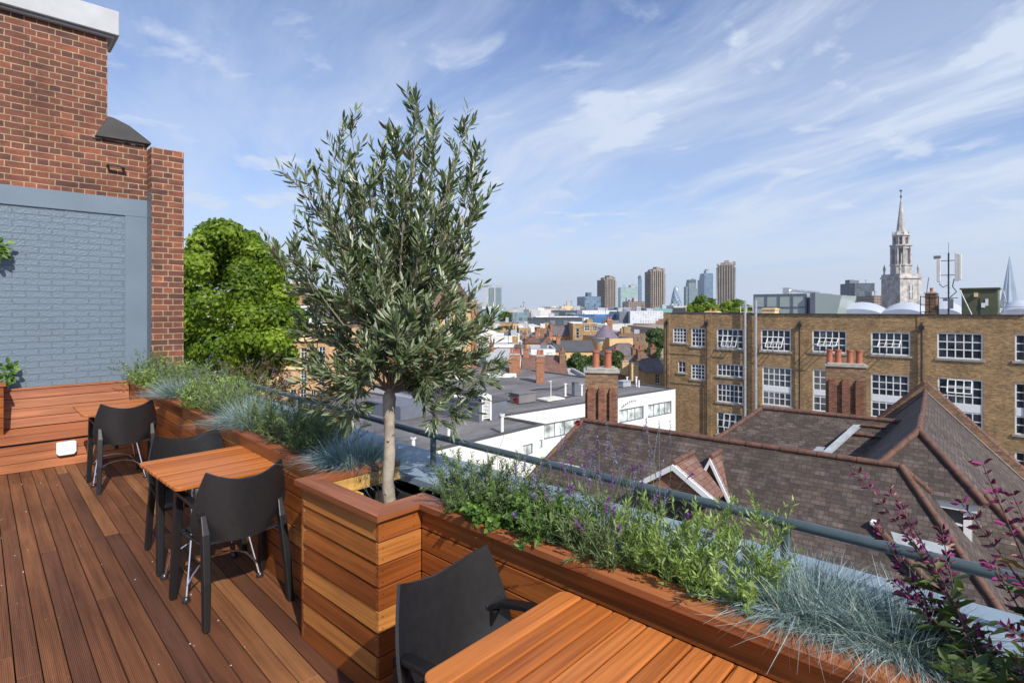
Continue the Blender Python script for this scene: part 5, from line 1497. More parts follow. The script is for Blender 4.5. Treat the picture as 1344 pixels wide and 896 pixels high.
ridge(rC, 'ridge_tiles', [(q(C2) + up, q(C1) + up), (q(C2) + up, q(FL) + up), (q(C2) + up, q(FR) + up)], .09)
b = MB(); t_ = dc * .35; h_ = Vector((0, 0, .35))
for (s_, e_) in ((C1, BL), (C1, BR)):
    a1, a2 = q(s_) + h_, q(e_) + h_; b.face([a1, a2, a2 - h_ * 2, a1 - h_ * 2]); b.face([a1 + t_, a1 + t_ - h_ * 2, a2 + t_ - h_ * 2, a2 + t_]); b.face([a1, a1 + t_, a2 + t_, a2])
b.face([q(BL) + t_, q(BR) + t_, q(C1) + t_]); b.build('gable_wall', M['brick_old'], rC)
ridge(rC, 'gable_coping', [(q(C1) + h_ + t_ * .5, q(BL) + h_ + t_ * .5), (q(C1) + h_ + t_ * .5, q(BR) + h_ + t_ * .5)], .14)
b = MB()
for nn_ in (1, -1):
    a1, a2 = q(C1) + Vector((0, 0, .06)) - dc * .05, q(C1) + nc * nn_ * run + dn + Vector((0, 0, .06)) - dc * .05
    b.face([a1, a2, a2 - dc * .16, a1 - dc * .16] if nn_ < 0 else [a1, a1 - dc * .16, a2 - dc * .16, a2])
b.build('lead_flashing', M['lead_grey'], rC)
b = MB(); base = [q(FL), q(FR), q(BR), q(BL)]; cc = sum(base, Vector()) / 4; base = [cc + (v - cc) * .94 for v in base]
b.prism([(v.x, v.y) for v in base], 0, q(FL).z - .02, rnd=.5, top=False); b.build('wall', M['brick_stock'], rC)
# hipped dormer with white window on the front hip
ap = at(1206, 566, (C2.x * FX + C2.y * FY) - 1.3)
n_ = -dc; u_ = -nc                    # u_ to the right
hw = 1.35; dr = 1.35
L_ = ap + u_ * -hw + Vector((0, 0, -dr)) + n_ * 1.6; R__ = ap + u_ * hw + Vector((0, 0, -dr)) + n_ * 1.6; Bk = ap - n_ * 2.6
Lb, Rb = L_ - n_ * 3.6, R__ - n_ * 3.6
dm = roof_poly(rC, 'dormer', [[q(L_), q(R__), q(ap)], [q(Lb), q(L_), q(ap), q(Bk)], [q(R__), q(Rb), q(Bk), q(ap)]], 'tiles')
ridge(dm, 'dormer_ridge', [(q(ap) + up, q(L_) + up), (q(ap) + up, q(R__) + up), (q(ap) + up, q(Bk) + up)], .10)
yaw_c = math.atan2(u_.y, u_.x)
fr = bpy.data.objects.new('dormer_window', None)
b = MB(); hgt = 1.95; w2 = hw * .8
def loc_(x, y, z): return q(ap + u_ * x - n_ * y + n_ * 1.45) + Vector((0, 0, -dr + z))
def lbox(b, x0, x1, y0, y1, z0, z1):
    P_ = [loc_(x, y, z) for z in (z0, z1) for y in (y0, y1) for x in (x0, x1)]
    for f_ in ((0, 1, 5, 4), (1, 3, 7, 5), (3, 2, 6, 7), (2, 0, 4, 6), (4, 5, 7, 6), (0, 2, 3, 1)): b.face([P_[i] for i in f_])
bpy.data.objects.remove(fr)
lbox(b, -w2 - .1, w2 + .1, -.06, .08, -.22, -.02); lbox(b, w2 - .16, w2, .001, .08, -hgt, -.24); lbox(b, -w2, -w2 + .16, .001, .08, -hgt, -.18); lbox(b, -.05, .05, .002, .07, -hgt, -.18); lbox(b, -w2, w2, .0, .09, -hgt - .1, -hgt)
for z in (-.6, -1.05): lbox(b, -w2 + .1, w2 - .1, .01, .06, z - .025, z + .025)
wf = b.build('window', M['white_frame'], dm)
b = MB(); lbox(b, -w2 + .05, w2 - .05, .07, .10, -hgt, -.1); b.build('pane', M['glass'], wf)
b = MB(); lbox(b, -w2 - .02, -w2, .1, 3, -hgt - .2, 0); lbox(b, w2, w2 + .02, .1, 3, -hgt - .2, 0); b.build('cheek', M['lead_grey'], dm)
# twin-flue chimney stack with four pots before the warehouse
chimney_stack('chimney_stack', 'broad dark brick chimney with four orange pots in front of the warehouse', 1084, 1137, 478, 26, 1.2, 550, VIEW - .5, [.10, .32, .62, .85], mat='brick_old', poth=.62, potr=.15, piers=3)
# small hidden gable by the pipes
P_ = at(1030, 524, 34)
# ------------------------------------------------------------------ white flat roofed building below
def skyl(root, W, D, Hh, P): pass
rA_, PA_, WA_, HA_ = block('office_building', 'low white building with a grey flat roof just below the handrail, nearest one', 'building', 430, 714, 625, 24.3, 21, 0.0, 'white', ('none',),
      wins=[(686.3, 583, 699.4, 597, 2, 1), (708, 577, 712, 588, 1, 1)], pane='glass_pale', frame='greyblue')
flat_roof(rA_, WA_, 21, HA_, 'felt_flat', par=.06, th=.25, pm='felt_dark')
rB_, PB_, WB_, HB_ = block('office_building', 'long white office with grey framed ribbon windows left of the stock brick warehouse', 'building', 661, 886.5, 546, 37.2, 20, R_(-7.2), 'white', ('none',),
      wins=[(714, 551.5, 768, 571.5, 4, 1), (813, 535, 845, 552.6, 3, 1), (850.2, 528.4, 881.5, 545.5, 4, 1), (772, 545, 806, 563, 3, 1)], pane='glass_pale', frame='greyblue')
flat_roof(rB_, WB_, 20, HB_, 'felt_flat', par=.05, th=.25, pm='felt_dark')
# small dark strokes standing in for unreadable lettering on the white wall
b = MB()
for k, (px, py) in enumerate([(816.2, 534.3), (818.3, 532.0), (820.6, 530.6), (823, 528.9), (825.6, 527.3), (828.2, 526.3), (830.6, 525.8), (833.2, 525.6)]):
    x, z = on_front(PB_, R_(-7.2), px, py); z -= GZ; s_ = .09
    b.tube([(x - s_ * .5, -.03, z - s_), (x + .02, -.03, z + s_)], .022, 5); b.tube([(x, -.03, z), (x + s_ * .9, -.03, z + s_ * .3 * (-1) ** k)], .02, 5)
b.build('wall_lettering', M['cable'], rB_)
# plant room on the flat roof
P, W_ = face(541, 629, 525, 42.5, YW)
zr = PA_.z
c0 = atz(629, 553, zr)
root = empty('plant_room', (c0.x, c0.y, zr), YW, 'grey blue box shaped roof plant room behind the handrail post', 'plant room')
Wp = face(541, 629, 540, 40, YW)[1]
yl = on_front(c0, YW, 541, 545)[0]
b = MB(); b.box2((yl, 0, -.05), (0, 2.6, 1.1)); b.build('cladding', M['greyblue'], root)
b = MB(); b.box2((yl - .06, -.06, 1.101), (.06, 2.7, 1.22)); b.box2((yl + 2, .5, 1.22), (-2, 2.2, 1.45)); b.build('roof', M['felt_dark'], root)
b = MB(); b.box2((yl + 1.2, -.05, .1), (yl + 2.6, -.003, .95)); wf = b.build('window', M['lead_grey'], root)
b = MB(); b.box2((yl + 1.3, -.06, .18), (yl + 2.5, -.051, .87)); b.build('pane', M['glass'], wf)
c1 = atz(541, 549, zr)
o = MB(); o.box2((-4.4, -.8, -.05), (-.2, 1.8, .85)); o = o.build('roof_hatch', M['greyblue']); o.location = (c1.x, c1.y, zr); o.rotation_euler = (0, 0, YW); tag(o, 'lower pale grey roof box seen through the olive leaves', 'roof box')
# outdoor unit of the air conditioning
c2 = atz(633, 552, zr); dd = c2.x * FX + c2.y * FY; u = dd / F
root = empty('air_conditioner', (c2.x, c2.y, zr), VIEW + .35, 'white air conditioning unit with louvred sides on the flat roof', 'air conditioner')
W_ = 11 * u * 1.05; D_ = 18 * u; Hh = 33 * u
b = MB()
for (x, y) in ((0, 0), (W_, 0), (0, D_), (W_, D_)): b.box2((x - .05, y - .05, 0), (x + .05, y + .05, Hh))
b.box2((-.04, -.04, Hh * .84), (W_ + .04, D_ + .04, Hh)); b.box2((.0, .0, .12), (W_, D_, .2)); b.build('casing', M['white'], root, bev=.01)
b = MB(); b.box2((.06, .06, .2), (W_ - .06, D_ - .06, Hh * .84)); cr = b.build('coil', M['felt_dark'], root)
b = MB()
for i in range(12):
    z = .26 + (Hh * .84 - .3) * i / 12
    b.box2((.04, -.02, z), (W_ - .04, .02, z + .045)); b.box2((W_ - .02, .04, z), (W_ + .02, D_ - .04, z + .045))
for i in range(1, 4): b.box2((W_ - .015, D_ * i / 4 - .03, .2), (W_ + .025, D_ * i / 4 + .03, Hh * .84))
b.build('louvre', M['white_frame'], root)
b = MB(); b.tube([(W_, D_, Hh * .62), (W_ + 1.1, D_, Hh * .60), (W_ + 1.1, D_, Hh * .25)], .07, 6); b.tube([(-1.8, D_ * .5, Hh * 1.0), (.0, D_ * .5, Hh * .95)], .09, 6); b.build('pipe', M['white'], root)
# vent pipes and small things on the flat roof
G_V = 'white vent pipes standing on the grey flat roofs'
for (px, y0, y1, r, zz_, lab) in [(659, 543, 567, .10, zr, 'tall white vent pipe right of the air conditioning unit'), (588.8, 560, 574, .09, zr, 'short white vent pipe behind the handrail post'),
       (566, 556, 569, .10, zr, 'capped white vent pipe seen through the lowest olive leaves'), (542.5, 574, 588, .10, zr, 'squat white capped vent pipe just above the parapet coping'),
       (742, 503, 520, .09, PB_.z, 'white vent pipe left of the pair behind the old chimney'), (763.5, 504, 519, .08, PB_.z, 'white vent pipe next to the old brick chimney'),
       (823, 494, 504, .08, PB_.z, 'leftmost of three thin white vent pipes near the warehouse'), (835, 494, 507, .08, PB_.z, 'middle one of three thin white vent pipes near the warehouse'), (838.5, 499, 508, .07, PB_.z, 'shortest of three thin white vent pipes near the warehouse')]:
    c_ = atz(px, y1, zz_); dd = c_.x * FX + c_.y * FY; h_ = (y1 - y0) * dd / F
    b = MB(); b.tube([(0, 0, 0), (0, 0, h_)], r, 10); b.lathe([(r * 1.6, h_ * .9), (r * 1.6, h_)], 10)
    o = b.build('vent_pipe', M['white'], smooth=True); o.location = c_; tag(o, lab, 'vent pipe', G_V)
for (px, py, w_, h_, m, nm, lab, cat, zz_) in [(686, 527, 1.7, .7, 'felt', 'roof_vent', 'low grey roof vent behind the dark red flower', 'vent', PB_.z), (755, 519, .5, 1.1, 'greyblue', 'roof_vent', 'small grey square flue between two white vent pipes', 'vent', PB_.z),
       (723, 524, 1.9, .12, 'offwhite', 'aerial_base', 'pale paving base with a short aerial on the flat roof', 'aerial', PB_.z), (819, 507, 1.1, .5, 'lead_grey', 'roof_vent', 'low metal roof vent right of the old chimney', 'vent', PB_.z)]:
    c_ = atz(px, py, zz_); b = MB(); b.box2((-w_ / 2, -w_ / 3, 0), (w_ / 2, w_ / 3, h_))
    if nm == 'aerial_base': b.tube([(0, 0, 0), (0, 0, 1.5)], .04, 6); b.tube([(-.25, 0, 1.45), (.1, 0, 1.45)], .03, 5)
    else: b.box2((-w_ / 2 - .06, -w_ / 3 - .06, h_), (w_ / 2 + .06, w_ / 3 + .06, h_ + .06))
    o = b.build(nm, M[m], bev=.01); o.location = c_; o.rotation_euler = (0, 0, R_(-7)); tag(o, lab, cat)
# cables lying on the roof
b = MB()
for (pp_) in [[(663, 516), (690, 514), (707, 510), (730, 511), (745, 505)], [(716, 523), (735, 522), (750, 520)], [(672, 512), (668, 519), (676, 521)]]:
    b.tube([atz(x, y, PB_.z + .04) for x, y in pp_], .035, 5)
o = b.build('roof_cables', M['cable'], smooth=True); tag(o, 'black cables lying loosely on the grey flat roof', 'cable')

# ------------------------------------------------------------------ houses at the left
def extra_L1(root, W, D, Hh, P):
    b = MB(); b.box2((-.15, -.22, Hh - .05), (W + .15, -.002, Hh + .95)); b.box2((-.3, -.35, Hh + .95), (W + .3, .3, Hh + 1.15)); b.box2((W + .001, -.001, Hh - .04), (W + .2, D, Hh + .94))
    z, _ = on_front(P, VIEW, 395, 482)[1] - GZ, 0
    b.box2((-.1, -.14, z - .2), (W + .1, -.003, z + .1)); b.build('cornice', M['cream'], root)
block('brick_mansion', 'orange brick mansion with white sashes and a cream cornice left of the olive tree', 'house', 366, 439, 447, 52, 12, VIEW, 'brick_orange', ('flat', 'slates'),
      wins=[(394.5, 456, 403, 477, 2, 4), (418.5, 455, 427, 476, 2, 4), (394.5, 487, 402.5, 506, 2, 4), (418, 487, 426, 506, 2, 4), (394, 511, 402, 523, 2, 2), (408, 511, 414, 524, 2, 2), (381, 511, 389, 530, 2, 3), (376, 456, 382, 477, 2, 4)], extra=extra_L1)
block('brick_wing', 'recessed orange brick wing with tall white sashes right of the orange mansion', 'house', 439, 520, 447, 55, 12, VIEW - .25, 'brick_orange', ('flat', 'slates'),
      wins=[(449, 457, 458.5, 474, 2, 4), (449, 487, 457, 503, 2, 4), (449, 519, 457, 532, 2, 4), (475, 457, 485, 474, 2, 4), (475, 490, 485, 506, 2, 4), (500, 457, 510, 474, 2, 4)])
# mansard with white dormer
def extra_L2(root, W, D, Hh, P):
    xa, z1 = on_front(P, VIEW, 403, 405); xb, z0 = on_front(P, VIEW, 425, 429); z1 -= GZ; z0 -= GZ
    b = MB(); b.box2((xa, -.9, z0), (xb, 2, z1 + .1)); b.box2((xa - .5, -1.1, z1 + .1), (xb + .6, 2.2, z1 + .3)); dm = b.build('dormer', M['white'], root)
    for (x0, x1) in ((404.5, 410), (412, 422)):
        a, za = on_front(P, VIEW, x0, 424); e, zb_ = on_front(P, VIEW, x1, 409)
        window(dm, a, za - GZ, e - a, zb_ - za, 2, 2, y=-.97)
block('mansard_house', 'brown roofed house with a white box dormer behind the orange mansion', 'house', 384, 470, 436, 62, 12, VIEW, 'brick_yellow', ('gx', 'tiles_brown', 4.2), extra=extra_L2)
G_Q = 'tall chimney stacks on the roofs beside the plane tree'
for (a, e, py, pots, lab) in [(342, 357, 375, [.3, .75], 'leftmost stock brick chimney beside the plane tree top'), (361, 373, 369, [.3, .75], 'middle stock brick chimney with two pots beside the plane tree'), (380, 396, 371, [.5], 'stock brick chimney with one pot touching the olive leaves')]:
    chimney_stack('chimney_stack', lab, a, e, py, 78, 1.4, 400, VIEW, pots, mat='brick_stock', group=G_Q, poth=.6, potr=.2, cap='cream')
block('parapet_house', 'yellow brick house front with an arched niche under the three chimneys', 'house', 340, 396, 379, 79, 8, VIEW, 'brick_yellow', ('flat', 'felt', 'cream'), wins=[(376, 381, 382, 388, 1, 1)])
def extra_cone(root, W, D, Hh, P):
    b = MB(); b.box2((W + .1, 1, 0), (W + .9, 2, Hh + .6), rnd=.5); b.build('chimney', M['brick_terra'], root)
block('gabled_hall', 'pale yellow brick hall with a steep brown hipped roof behind the olive tree', 'building', 556, 617.5, 400.5, 85, 7.5, VIEW, 'brick_yellow', ('gx', 'tiles_brown', 5.2, 3.6),
      wins=[(603.5, 407, 611, 431, 2, 4), (583, 407, 590, 431, 2, 4), (565, 407, 572, 431, 2, 4)], extra=extra_cone)

# ------------------------------------------------------------------ rooftops in the middle distance
def sky_win(root, W, D, Hh, P):
    pass
r_, P_, W_, H_ = block('slate_house', 'low house with a broad grey slate roof and two open skylights', 'house', 560, 697, 512, 56, 11, VIEW, 'brick_orange', ('gx', 'slates', 1.6))
for (x0, x1) in ((.60, .68), (.75, .83)):
    b = MB(); an = math.atan2(1.6, 5.5); rot = Matrix.Rotation(an, 3, 'X')
    b.box((W_ * (x0 + x1) / 2, 2.4, H_ + .85), (1.5, 2.6, .14), rot=rot); sf = b.build('skylight', M['white_frame'], r_)
    b = MB(); b.box((W_ * (x0 + x1) / 2, 2.4, H_ + .93), (1.2, 2.2, .02), rot=rot); b.build('pane', M['glass_pale'], sf)
chimney_stack('chimney_stack', 'orange brick chimney with four red pots left of the white gabled house', 668.5, 682.5, 465, 60, 1.2, 500, VIEW, [.2, .45, .7, .9], mat='brick_terra', poth=.55, potr=.13)
chimney_stack('chimney_stack', 'slender orange brick chimney with red pots right of the slate roof', 704, 714.5, 467, 54, 1.2, 512, VIEW, [.25, .55, .8], mat='brick_terra', poth=.5, potr=.12)
block('rendered_house', 'small white rendered house behind the four pot chimney', 'house', 682, 699, 469, 78, 8, VIEW, 'offwhite', ('flat', 'felt_light'), wins=[(686, 474, 696, 485, 2, 2)])
block('lean_to_house', 'low house with a shallow grey roof left of the four pot chimney', 'house', 640, 690, 474, 82, 10, VIEW, 'greyblue', ('gx', 'felt_light', 1.6))
block('white_house', 'tall white rendered house with two blank windows', 'house', 697, 729, 458, 88, 9, VIEW, 'white', ('flat', 'felt_light'), wins=[(702, 462, 706, 473, 1, 2), (716.5, 462.5, 725, 472, 2, 2)], pane='glass_pale')
block('brown_house', 'brown tiled house with a row of white dormer lights behind the slender chimney', 'house', 688, 744, 494, 66, 11, VIEW, 'brick_terra', ('gx', 'tiles_brown', 2.0), wins=[(693, 496, 702, 503, 4, 1)])
block('orange_house', 'orange brick house with a chimney left of the white rendered house', 'house', 688, 708, 449, 104, 10, VIEW, 'brick_orange', ('gy', 'tiles_brown', .9))
block('terrace_house', 'yellow brick terrace with a dark roof above the round green tree', 'house', 729, 780, 460.5, 97, 10, VIEW, 'brick_yellow', ('gx', 'felt_dark', 1.5), grid=(6, 1, .4, 1.4, 3, .7, 2, 2))
block('red_terrace', 'red brick terrace with slate mansard in front of the dark glass offices', 'house', 722, 752, 440, 135, 10, VIEW, 'brick_orange', ('gx', 'slates', 2.2), grid=(5, 2, .4, 1.6, 3.2, .8, 2, 2))
block('flat_block', 'yellow brick block of flats left of the conical roof', 'building', 752, 784, 424.5, 128, 12, VIEW, 'brick_stock', ('flat', 'felt_light', 'white'), wins=[(767, 427, 774, 434, 2, 2), (778, 428, 783.5, 434, 2, 2), (766.5, 439.5, 773.5, 446, 2, 2), (756, 431, 760, 444, 1, 3)])
block('white_block', 'long low white building left of the orange houses', 'building', 640, 690, 452, 112, 14, VIEW, 'white', ('flat', 'felt_light', 'white'), wins=[(650, 460, 656, 466, 2, 1), (668, 458, 673, 466, 1, 2)])
block('white_block', 'upper white building set back behind the long low white one', 'building', 626, 682, 441, 128, 14, VIEW, 'offwhite', ('flat', 'felt_light', 'white'), grid=(9, 1, .5, 1.3, 3, 1.0, 2, 1))
block('brick_block', 'dark stock brick block standing above the white buildings', 'building', 656, 673, 423.5, 165, 14, VIEW, 'brick_stock', ('flat', 'felt'), grid=(3, 3, .35, 1.6, 3.2, .9, 2, 2))
block('brick_block', 'narrow yellow brick block with two light window columns', 'building', 673, 681, 424.5, 160, 14, VIEW, 'brick_yellow', ('flat', 'felt'), grid=(2, 4, .5, 1.6, 2.6, .6, 2, 2))
block('loft_block', 'brick loft with wide white windows below the dark glass offices', 'building', 681, 697, 430, 150, 12, VIEW, 'brick_stock', ('flat', 'felt', 'white'), grid=(3, 2, .75, 2.2, 3.2, .7, 3, 2))
block('workshop', 'brick workshop with glazed top floor under the dark glass offices', 'building', 704, 730, 431, 150, 12, VIEW, 'brick_terra', ('flat', 'felt_dark'), grid=(5, 2, .6, 1.9, 3.2, .7, 2, 2))
block('gabled_house', 'small orange gabled house in front of the red terrace', 'house', 712, 726, 449, 112, 10, VIEW, 'brick_orange', ('gy', 'tiles_brown', 1.3))
block('slate_hall', 'hall with a wide grey slate roof and white eaves right of the round brick drum', 'building', 804, 853, 468, 92, 8, VIEW + .15, 'brick_old', ('gx', 'slates', 1.9, 2.5))
block('brick_shed', 'long brown brick shed below the white market hall', 'building', 812, 850, 438, 135, 12, VIEW, 'brick_old', ('flat', 'felt'), grid=(7, 1, .4, 1.2, 3, .8, 2, 1))
block('cottage', 'yellow brick cottage with slate roof touching the warehouse corner', 'house', 846, 872, 487, 66, 9, VIEW, 'brick_yellow', ('gx', 'slates', 1.5), wins=[(860, 491, 866, 503, 2, 3)])
block('cottage', 'slate roofed cottage between the old chimney and the warehouse', 'house', 812, 848, 489, 70, 9, VIEW, 'brick_terra', ('gx', 'slates', 1.7))
chimney_stack('chimney_stack', 'small pale brick chimney on the slate cottages, left one', 817, 825, 474, 68, 1.2, 492, VIEW, [.5], mat='brick_yellow', poth=.4, potr=.15)
chimney_stack('chimney_stack', 'small pale brick chimney on the slate cottages, right one', 829, 838, 476, 64, 1.2, 500, VIEW, [.3, .7], mat='brick_yellow', poth=.4, potr=.15)
block('flat_roofed_shop', 'low building with a pale flat roof behind the slender chimney', 'building', 716, 775, 496, 60, 9, VIEW + .1, 'felt_light', ('flat', 'felt_light'))
chimney_stack('chimney_stack', 'orange brick chimney behind the top of the conical roof', 797, 804, 420, 122, 2, 445, VIEW, [.3, .7], mat='brick_terra', poth=.7, potr=.25)
chimney_stack('chimney_stack', 'small orange brick chimney left of the dark glass offices', 688, 694, 441, 110, 1.5, 462, VIEW, [.5], mat='brick_terra', poth=.6, potr=.2)
# round drum with conical lead roof
c_ = at(795, 443, 108); k = 108 / F
root = empty('round_tower', (c_.x, c_.y, GZ), VIEW, 'round yellow brick tower with a purple grey conical roof and white tip', 'tower'); h_ = c_.z - GZ
b = MB(); b.lathe([(15.5 * k, 0), (15.5 * k, h_ - .9)], 28, rnd=.5); b.build('drum', M['brick_yellow'], root, smooth=True)
b = MB(); b.lathe([(14.5 * k, h_ - .9), (14.5 * k, h_ - .1), (17.3 * k, h_ - .1), (17.3 * k, h_)], 28); b.build('clerestory', M['offwhite'], root, smooth=True)
b = MB(); b.lathe([(17 * k, h_), (2.2 * k, h_ + 17 * k)], 28); b.build('roof', M['cone'], root, smooth=True)
b = MB(); b.lathe([(2.6 * k, h_ + 16.5 * k), (.2 * k, h_ + 20 * k)], 12); b.build('finial', M['white'], root, smooth=True)
block('curved_annexe', 'banded yellow brick annexe attached to the round tower', 'building', 800, 831, 444, 104, 12, VIEW + .3, 'brick_yellow', ('flat', 'felt'))
# ------------------------------------------------------------------ large buildings further off
M['grid_dark'] = gridmat('grid_dark', (.05, .055, .065), (.10, .13, .16), 3.2, 3.4, .8, .6)
M['grid_glass'] = gridmat('grid_glass', (.20, .24, .25), (.12, .19, .22), 3.0, 3.4, .75, .62)
M['grid_teal'] = gridmat('grid_teal', (.42, .50, .48), (.10, .26, .26), 4.0, 4.0, .72, .6)
M['grid_blue'] = gridmat('grid_blue', (.07, .13, .22), (.045, .14, .32), 6, 4.5, .86, .8)
M['grid_pale'] = gridmat('grid_pale', (.52, .52, .50), (.20, .24, .27), 3.0, 3.3, .55, .5)
M['grid_brown'] = gridmat('grid_brown', (.26, .20, .15), (.06, .06, .065), 3.0, 3.0, .6, .5)
M['grid_white'] = gridmat('grid_white', (.60, .61, .64), (.42, .46, .50), 1.3, 1.1, .5, .5)
M['teal_roof'] = plain('copper_green_roof', (.16, .34, .32), .6, var=.12)
M['steel_blue'] = gridmat('steel_blue', (.16, .22, .30), (.10, .17, .26), 4, 4, .8, .7)
def far(name, label, cat, a, e, py, d_, D, wall, roof='felt_light', yaw=VIEW, **k): return block(name, label, cat, a, e, py, d_, D, yaw, wall, ('flat', roof), **k)
far('office_block', 'dark glass office block with a tall left stair core', 'building', 694, 704.5, 417, 250, 20, 'grid_dark', 'felt_dark')
far('office_block', 'long dark glass office block with a white ledge', 'building', 704, 767, 416, 262, 20, 'grid_dark', 'white')
far('office_block', 'charcoal slab office set back above the long dark glass block', 'building', 728, 767, 407.5, 330, 30, 'grid_dark', 'felt_dark')
far('depot_hall', 'wide hall with a bright blue glazed band under a pale roof', 'building', 753, 814, 412.5, 300, 30, 'grid_blue', 'felt_light')
far('depot_hall', 'pale flat roof storey above the bright blue band', 'building', 764, 812, 407.3, 318, 25, 'grid_white', 'membrane')
far('market_hall', 'white market hall with a row of louvred panels', 'building', 827, 870, 408, 285, 30, 'grid_white', 'membrane')
far('market_hall', 'grey gabled end of the white market hall', 'building', 813, 828, 409, 290, 30, 'greyblue', 'felt_light')
far('copper_roofed_hall', 'long low hall with a copper green roof behind the market hall', 'building', 848, 893, 405, 420, 30, 'teal_roof', 'teal_roof')
far('office_block', 'grey glass office with terraces at the left foot of the far white tower', 'building', 619, 640, 405.5, 340, 25, 'grid_glass', 'greyblue')
far('office_block', 'pale green glass office below the far white tower', 'building', 636, 664, 405, 352, 25, 'grid_teal', 'white')
far('office_block', 'low mixed glass office right of the pale green glass one', 'building', 662, 696, 410, 345, 25, 'grid_glass', 'felt_light')
far('glass_pavilion', 'pale green glass box on top of the low offices', 'building', 681, 690, 403.5, 360, 15, 'grid_teal', 'teal_roof')
far('domed_hotel', 'cream stone building with crowded rooftop works', 'building', 737, 760, 401.5, 430, 20, 'cream', 'cream')
far('office_block', 'square blue glass office left of the first concrete tower', 'building', 767.5, 788.5, 389, 900, 40, 'steel_blue', 'steel_blue', yaw=VIEW + .2)
far('office_block', 'squat brown concrete block between the first two concrete towers', 'building', 824, 846, 395.5, 800, 40, 'grid_brown', 'concrete')
far('office_block', 'low grey office behind the trees at the foot of the third concrete tower', 'building', 884, 901, 401, 500, 25, 'grid_pale', 'felt_light')
far('office_block', 'dark blue and red clad block left of the church tower', 'building', 1122, 1148, 371.5, 900, 40, 'grid_dark', 'felt_dark', yaw=VIEW)
far('office_block', 'low brown block at the foot of the church tower', 'building', 1147, 1160, 388, 600, 30, 'grid_brown', 'felt_dark')
# far white tower with a slim core at the left
root, P, W, H = far('glass_tower', 'far pale glass tower with a slim separate core left of it', 'tower', 642, 658, 377.5, 2600, 40, 'grid_glass', 'felt_light')
b = MB(); k = 2600 / F; b.box2((-4.6 * k, 3, 0), (-2.2 * k, 25, H + 3 * k)); b.box2((-2.2 * k, 5, 0), (0, 20, H - 1 * k)); b.box2((W * .40, -4, 0), (W * .52, -.5, H + 1.5 * k)); b.build('lift_core', M['grid_pale'], root)
far('glass_tower', 'broad teal glass tower with a gridded front between the concrete towers', 'tower', 814.5, 837, 377, 2000, 50, 'grid_teal', 'felt_light')
far('glass_tower', 'very slim grey tower right of the teal glass tower', 'tower', 838.5, 842.5, 366, 2300, 15, 'steel_blue', 'felt_light')
far('glass_tower', 'dark stepped blue glass tower left of the third concrete tower', 'tower', 924.5, 936, 358.5, 2100, 50, 'steel_blue', 'felt_light')
far('glass_tower', 'lower pale shoulder of the stepped blue glass tower', 'tower', 920, 926, 367, 2150, 40, 'grid_glass', 'felt_light')
# rounded grey tower with lower shoulders
root, P, W, H = far('office_tower', 'grey office tower with a dark crown and lower shoulders', 'tower', 904, 914, 371, 2000, 35, 'grid_glass', 'felt_dark')
b = MB(); k = 2000 / F; b.box2((-3.2 * k, 4, 0), (-.01, 30, H - 5 * k)); b.box2((W + .01, 4, 0), (W + 2.6 * k, 30, H - 7 * k)); b.build('shoulder', M['grid_glass'], root)
b = MB(); b.box2((.3 * k, 2, H), (W - .3 * k, 30, H + 4 * k)); b.build('crown', M['grid_dark'], root)
# curved conical tower
c_ = at(887.5, 405, 1900); k = 1900 / F
root = empty('curved_tower', (c_.x, c_.y, GZ), 0, 'bullet shaped glass tower with a spiral diamond pattern', 'tower')
prof = []
for i in range(21):
    t = i / 20; prof.append((7.6 * k * (math.cos((t * .98) ** 1.15 * math.pi / 2) ** .62) * (1 - .10 * (1 - t) ** 3), (EYE - GZ) * 0 + t * (30.5 * k + 17)))
b = MB(); b.lathe(prof, 24)
mm, nt2, N2, L2, bb = newmat('diagrid_glass'); uv = coords(nt2, 'UV'); s2 = N2.new('ShaderNodeSeparateXYZ'); L2.new(uv, s2.inputs[0])
d1 = math_(nt2, 'FRACT', math_(nt2, 'DIVIDE', math_(nt2, 'ADD', s2.outputs[0], s2.outputs[1]), 16)); d2 = math_(nt2, 'FRACT', math_(nt2, 'DIVIDE', math_(nt2, 'SUBTRACT', s2.outputs[0], s2.outputs[1]), 16))
L2.new(mixc(nt2, math_(nt2, 'MAXIMUM', math_(nt2, 'LESS_THAN', d1, .22), math_(nt2, 'MULTIPLY', math_(nt2, 'LESS_THAN', d2, .3), .6)), (.10, .17, .24), (.45, .52, .58)), bb.inputs['Base Color']); bb.inputs['Roughness'].default_value = .25
b.build('glazing', mm, root, smooth=True)
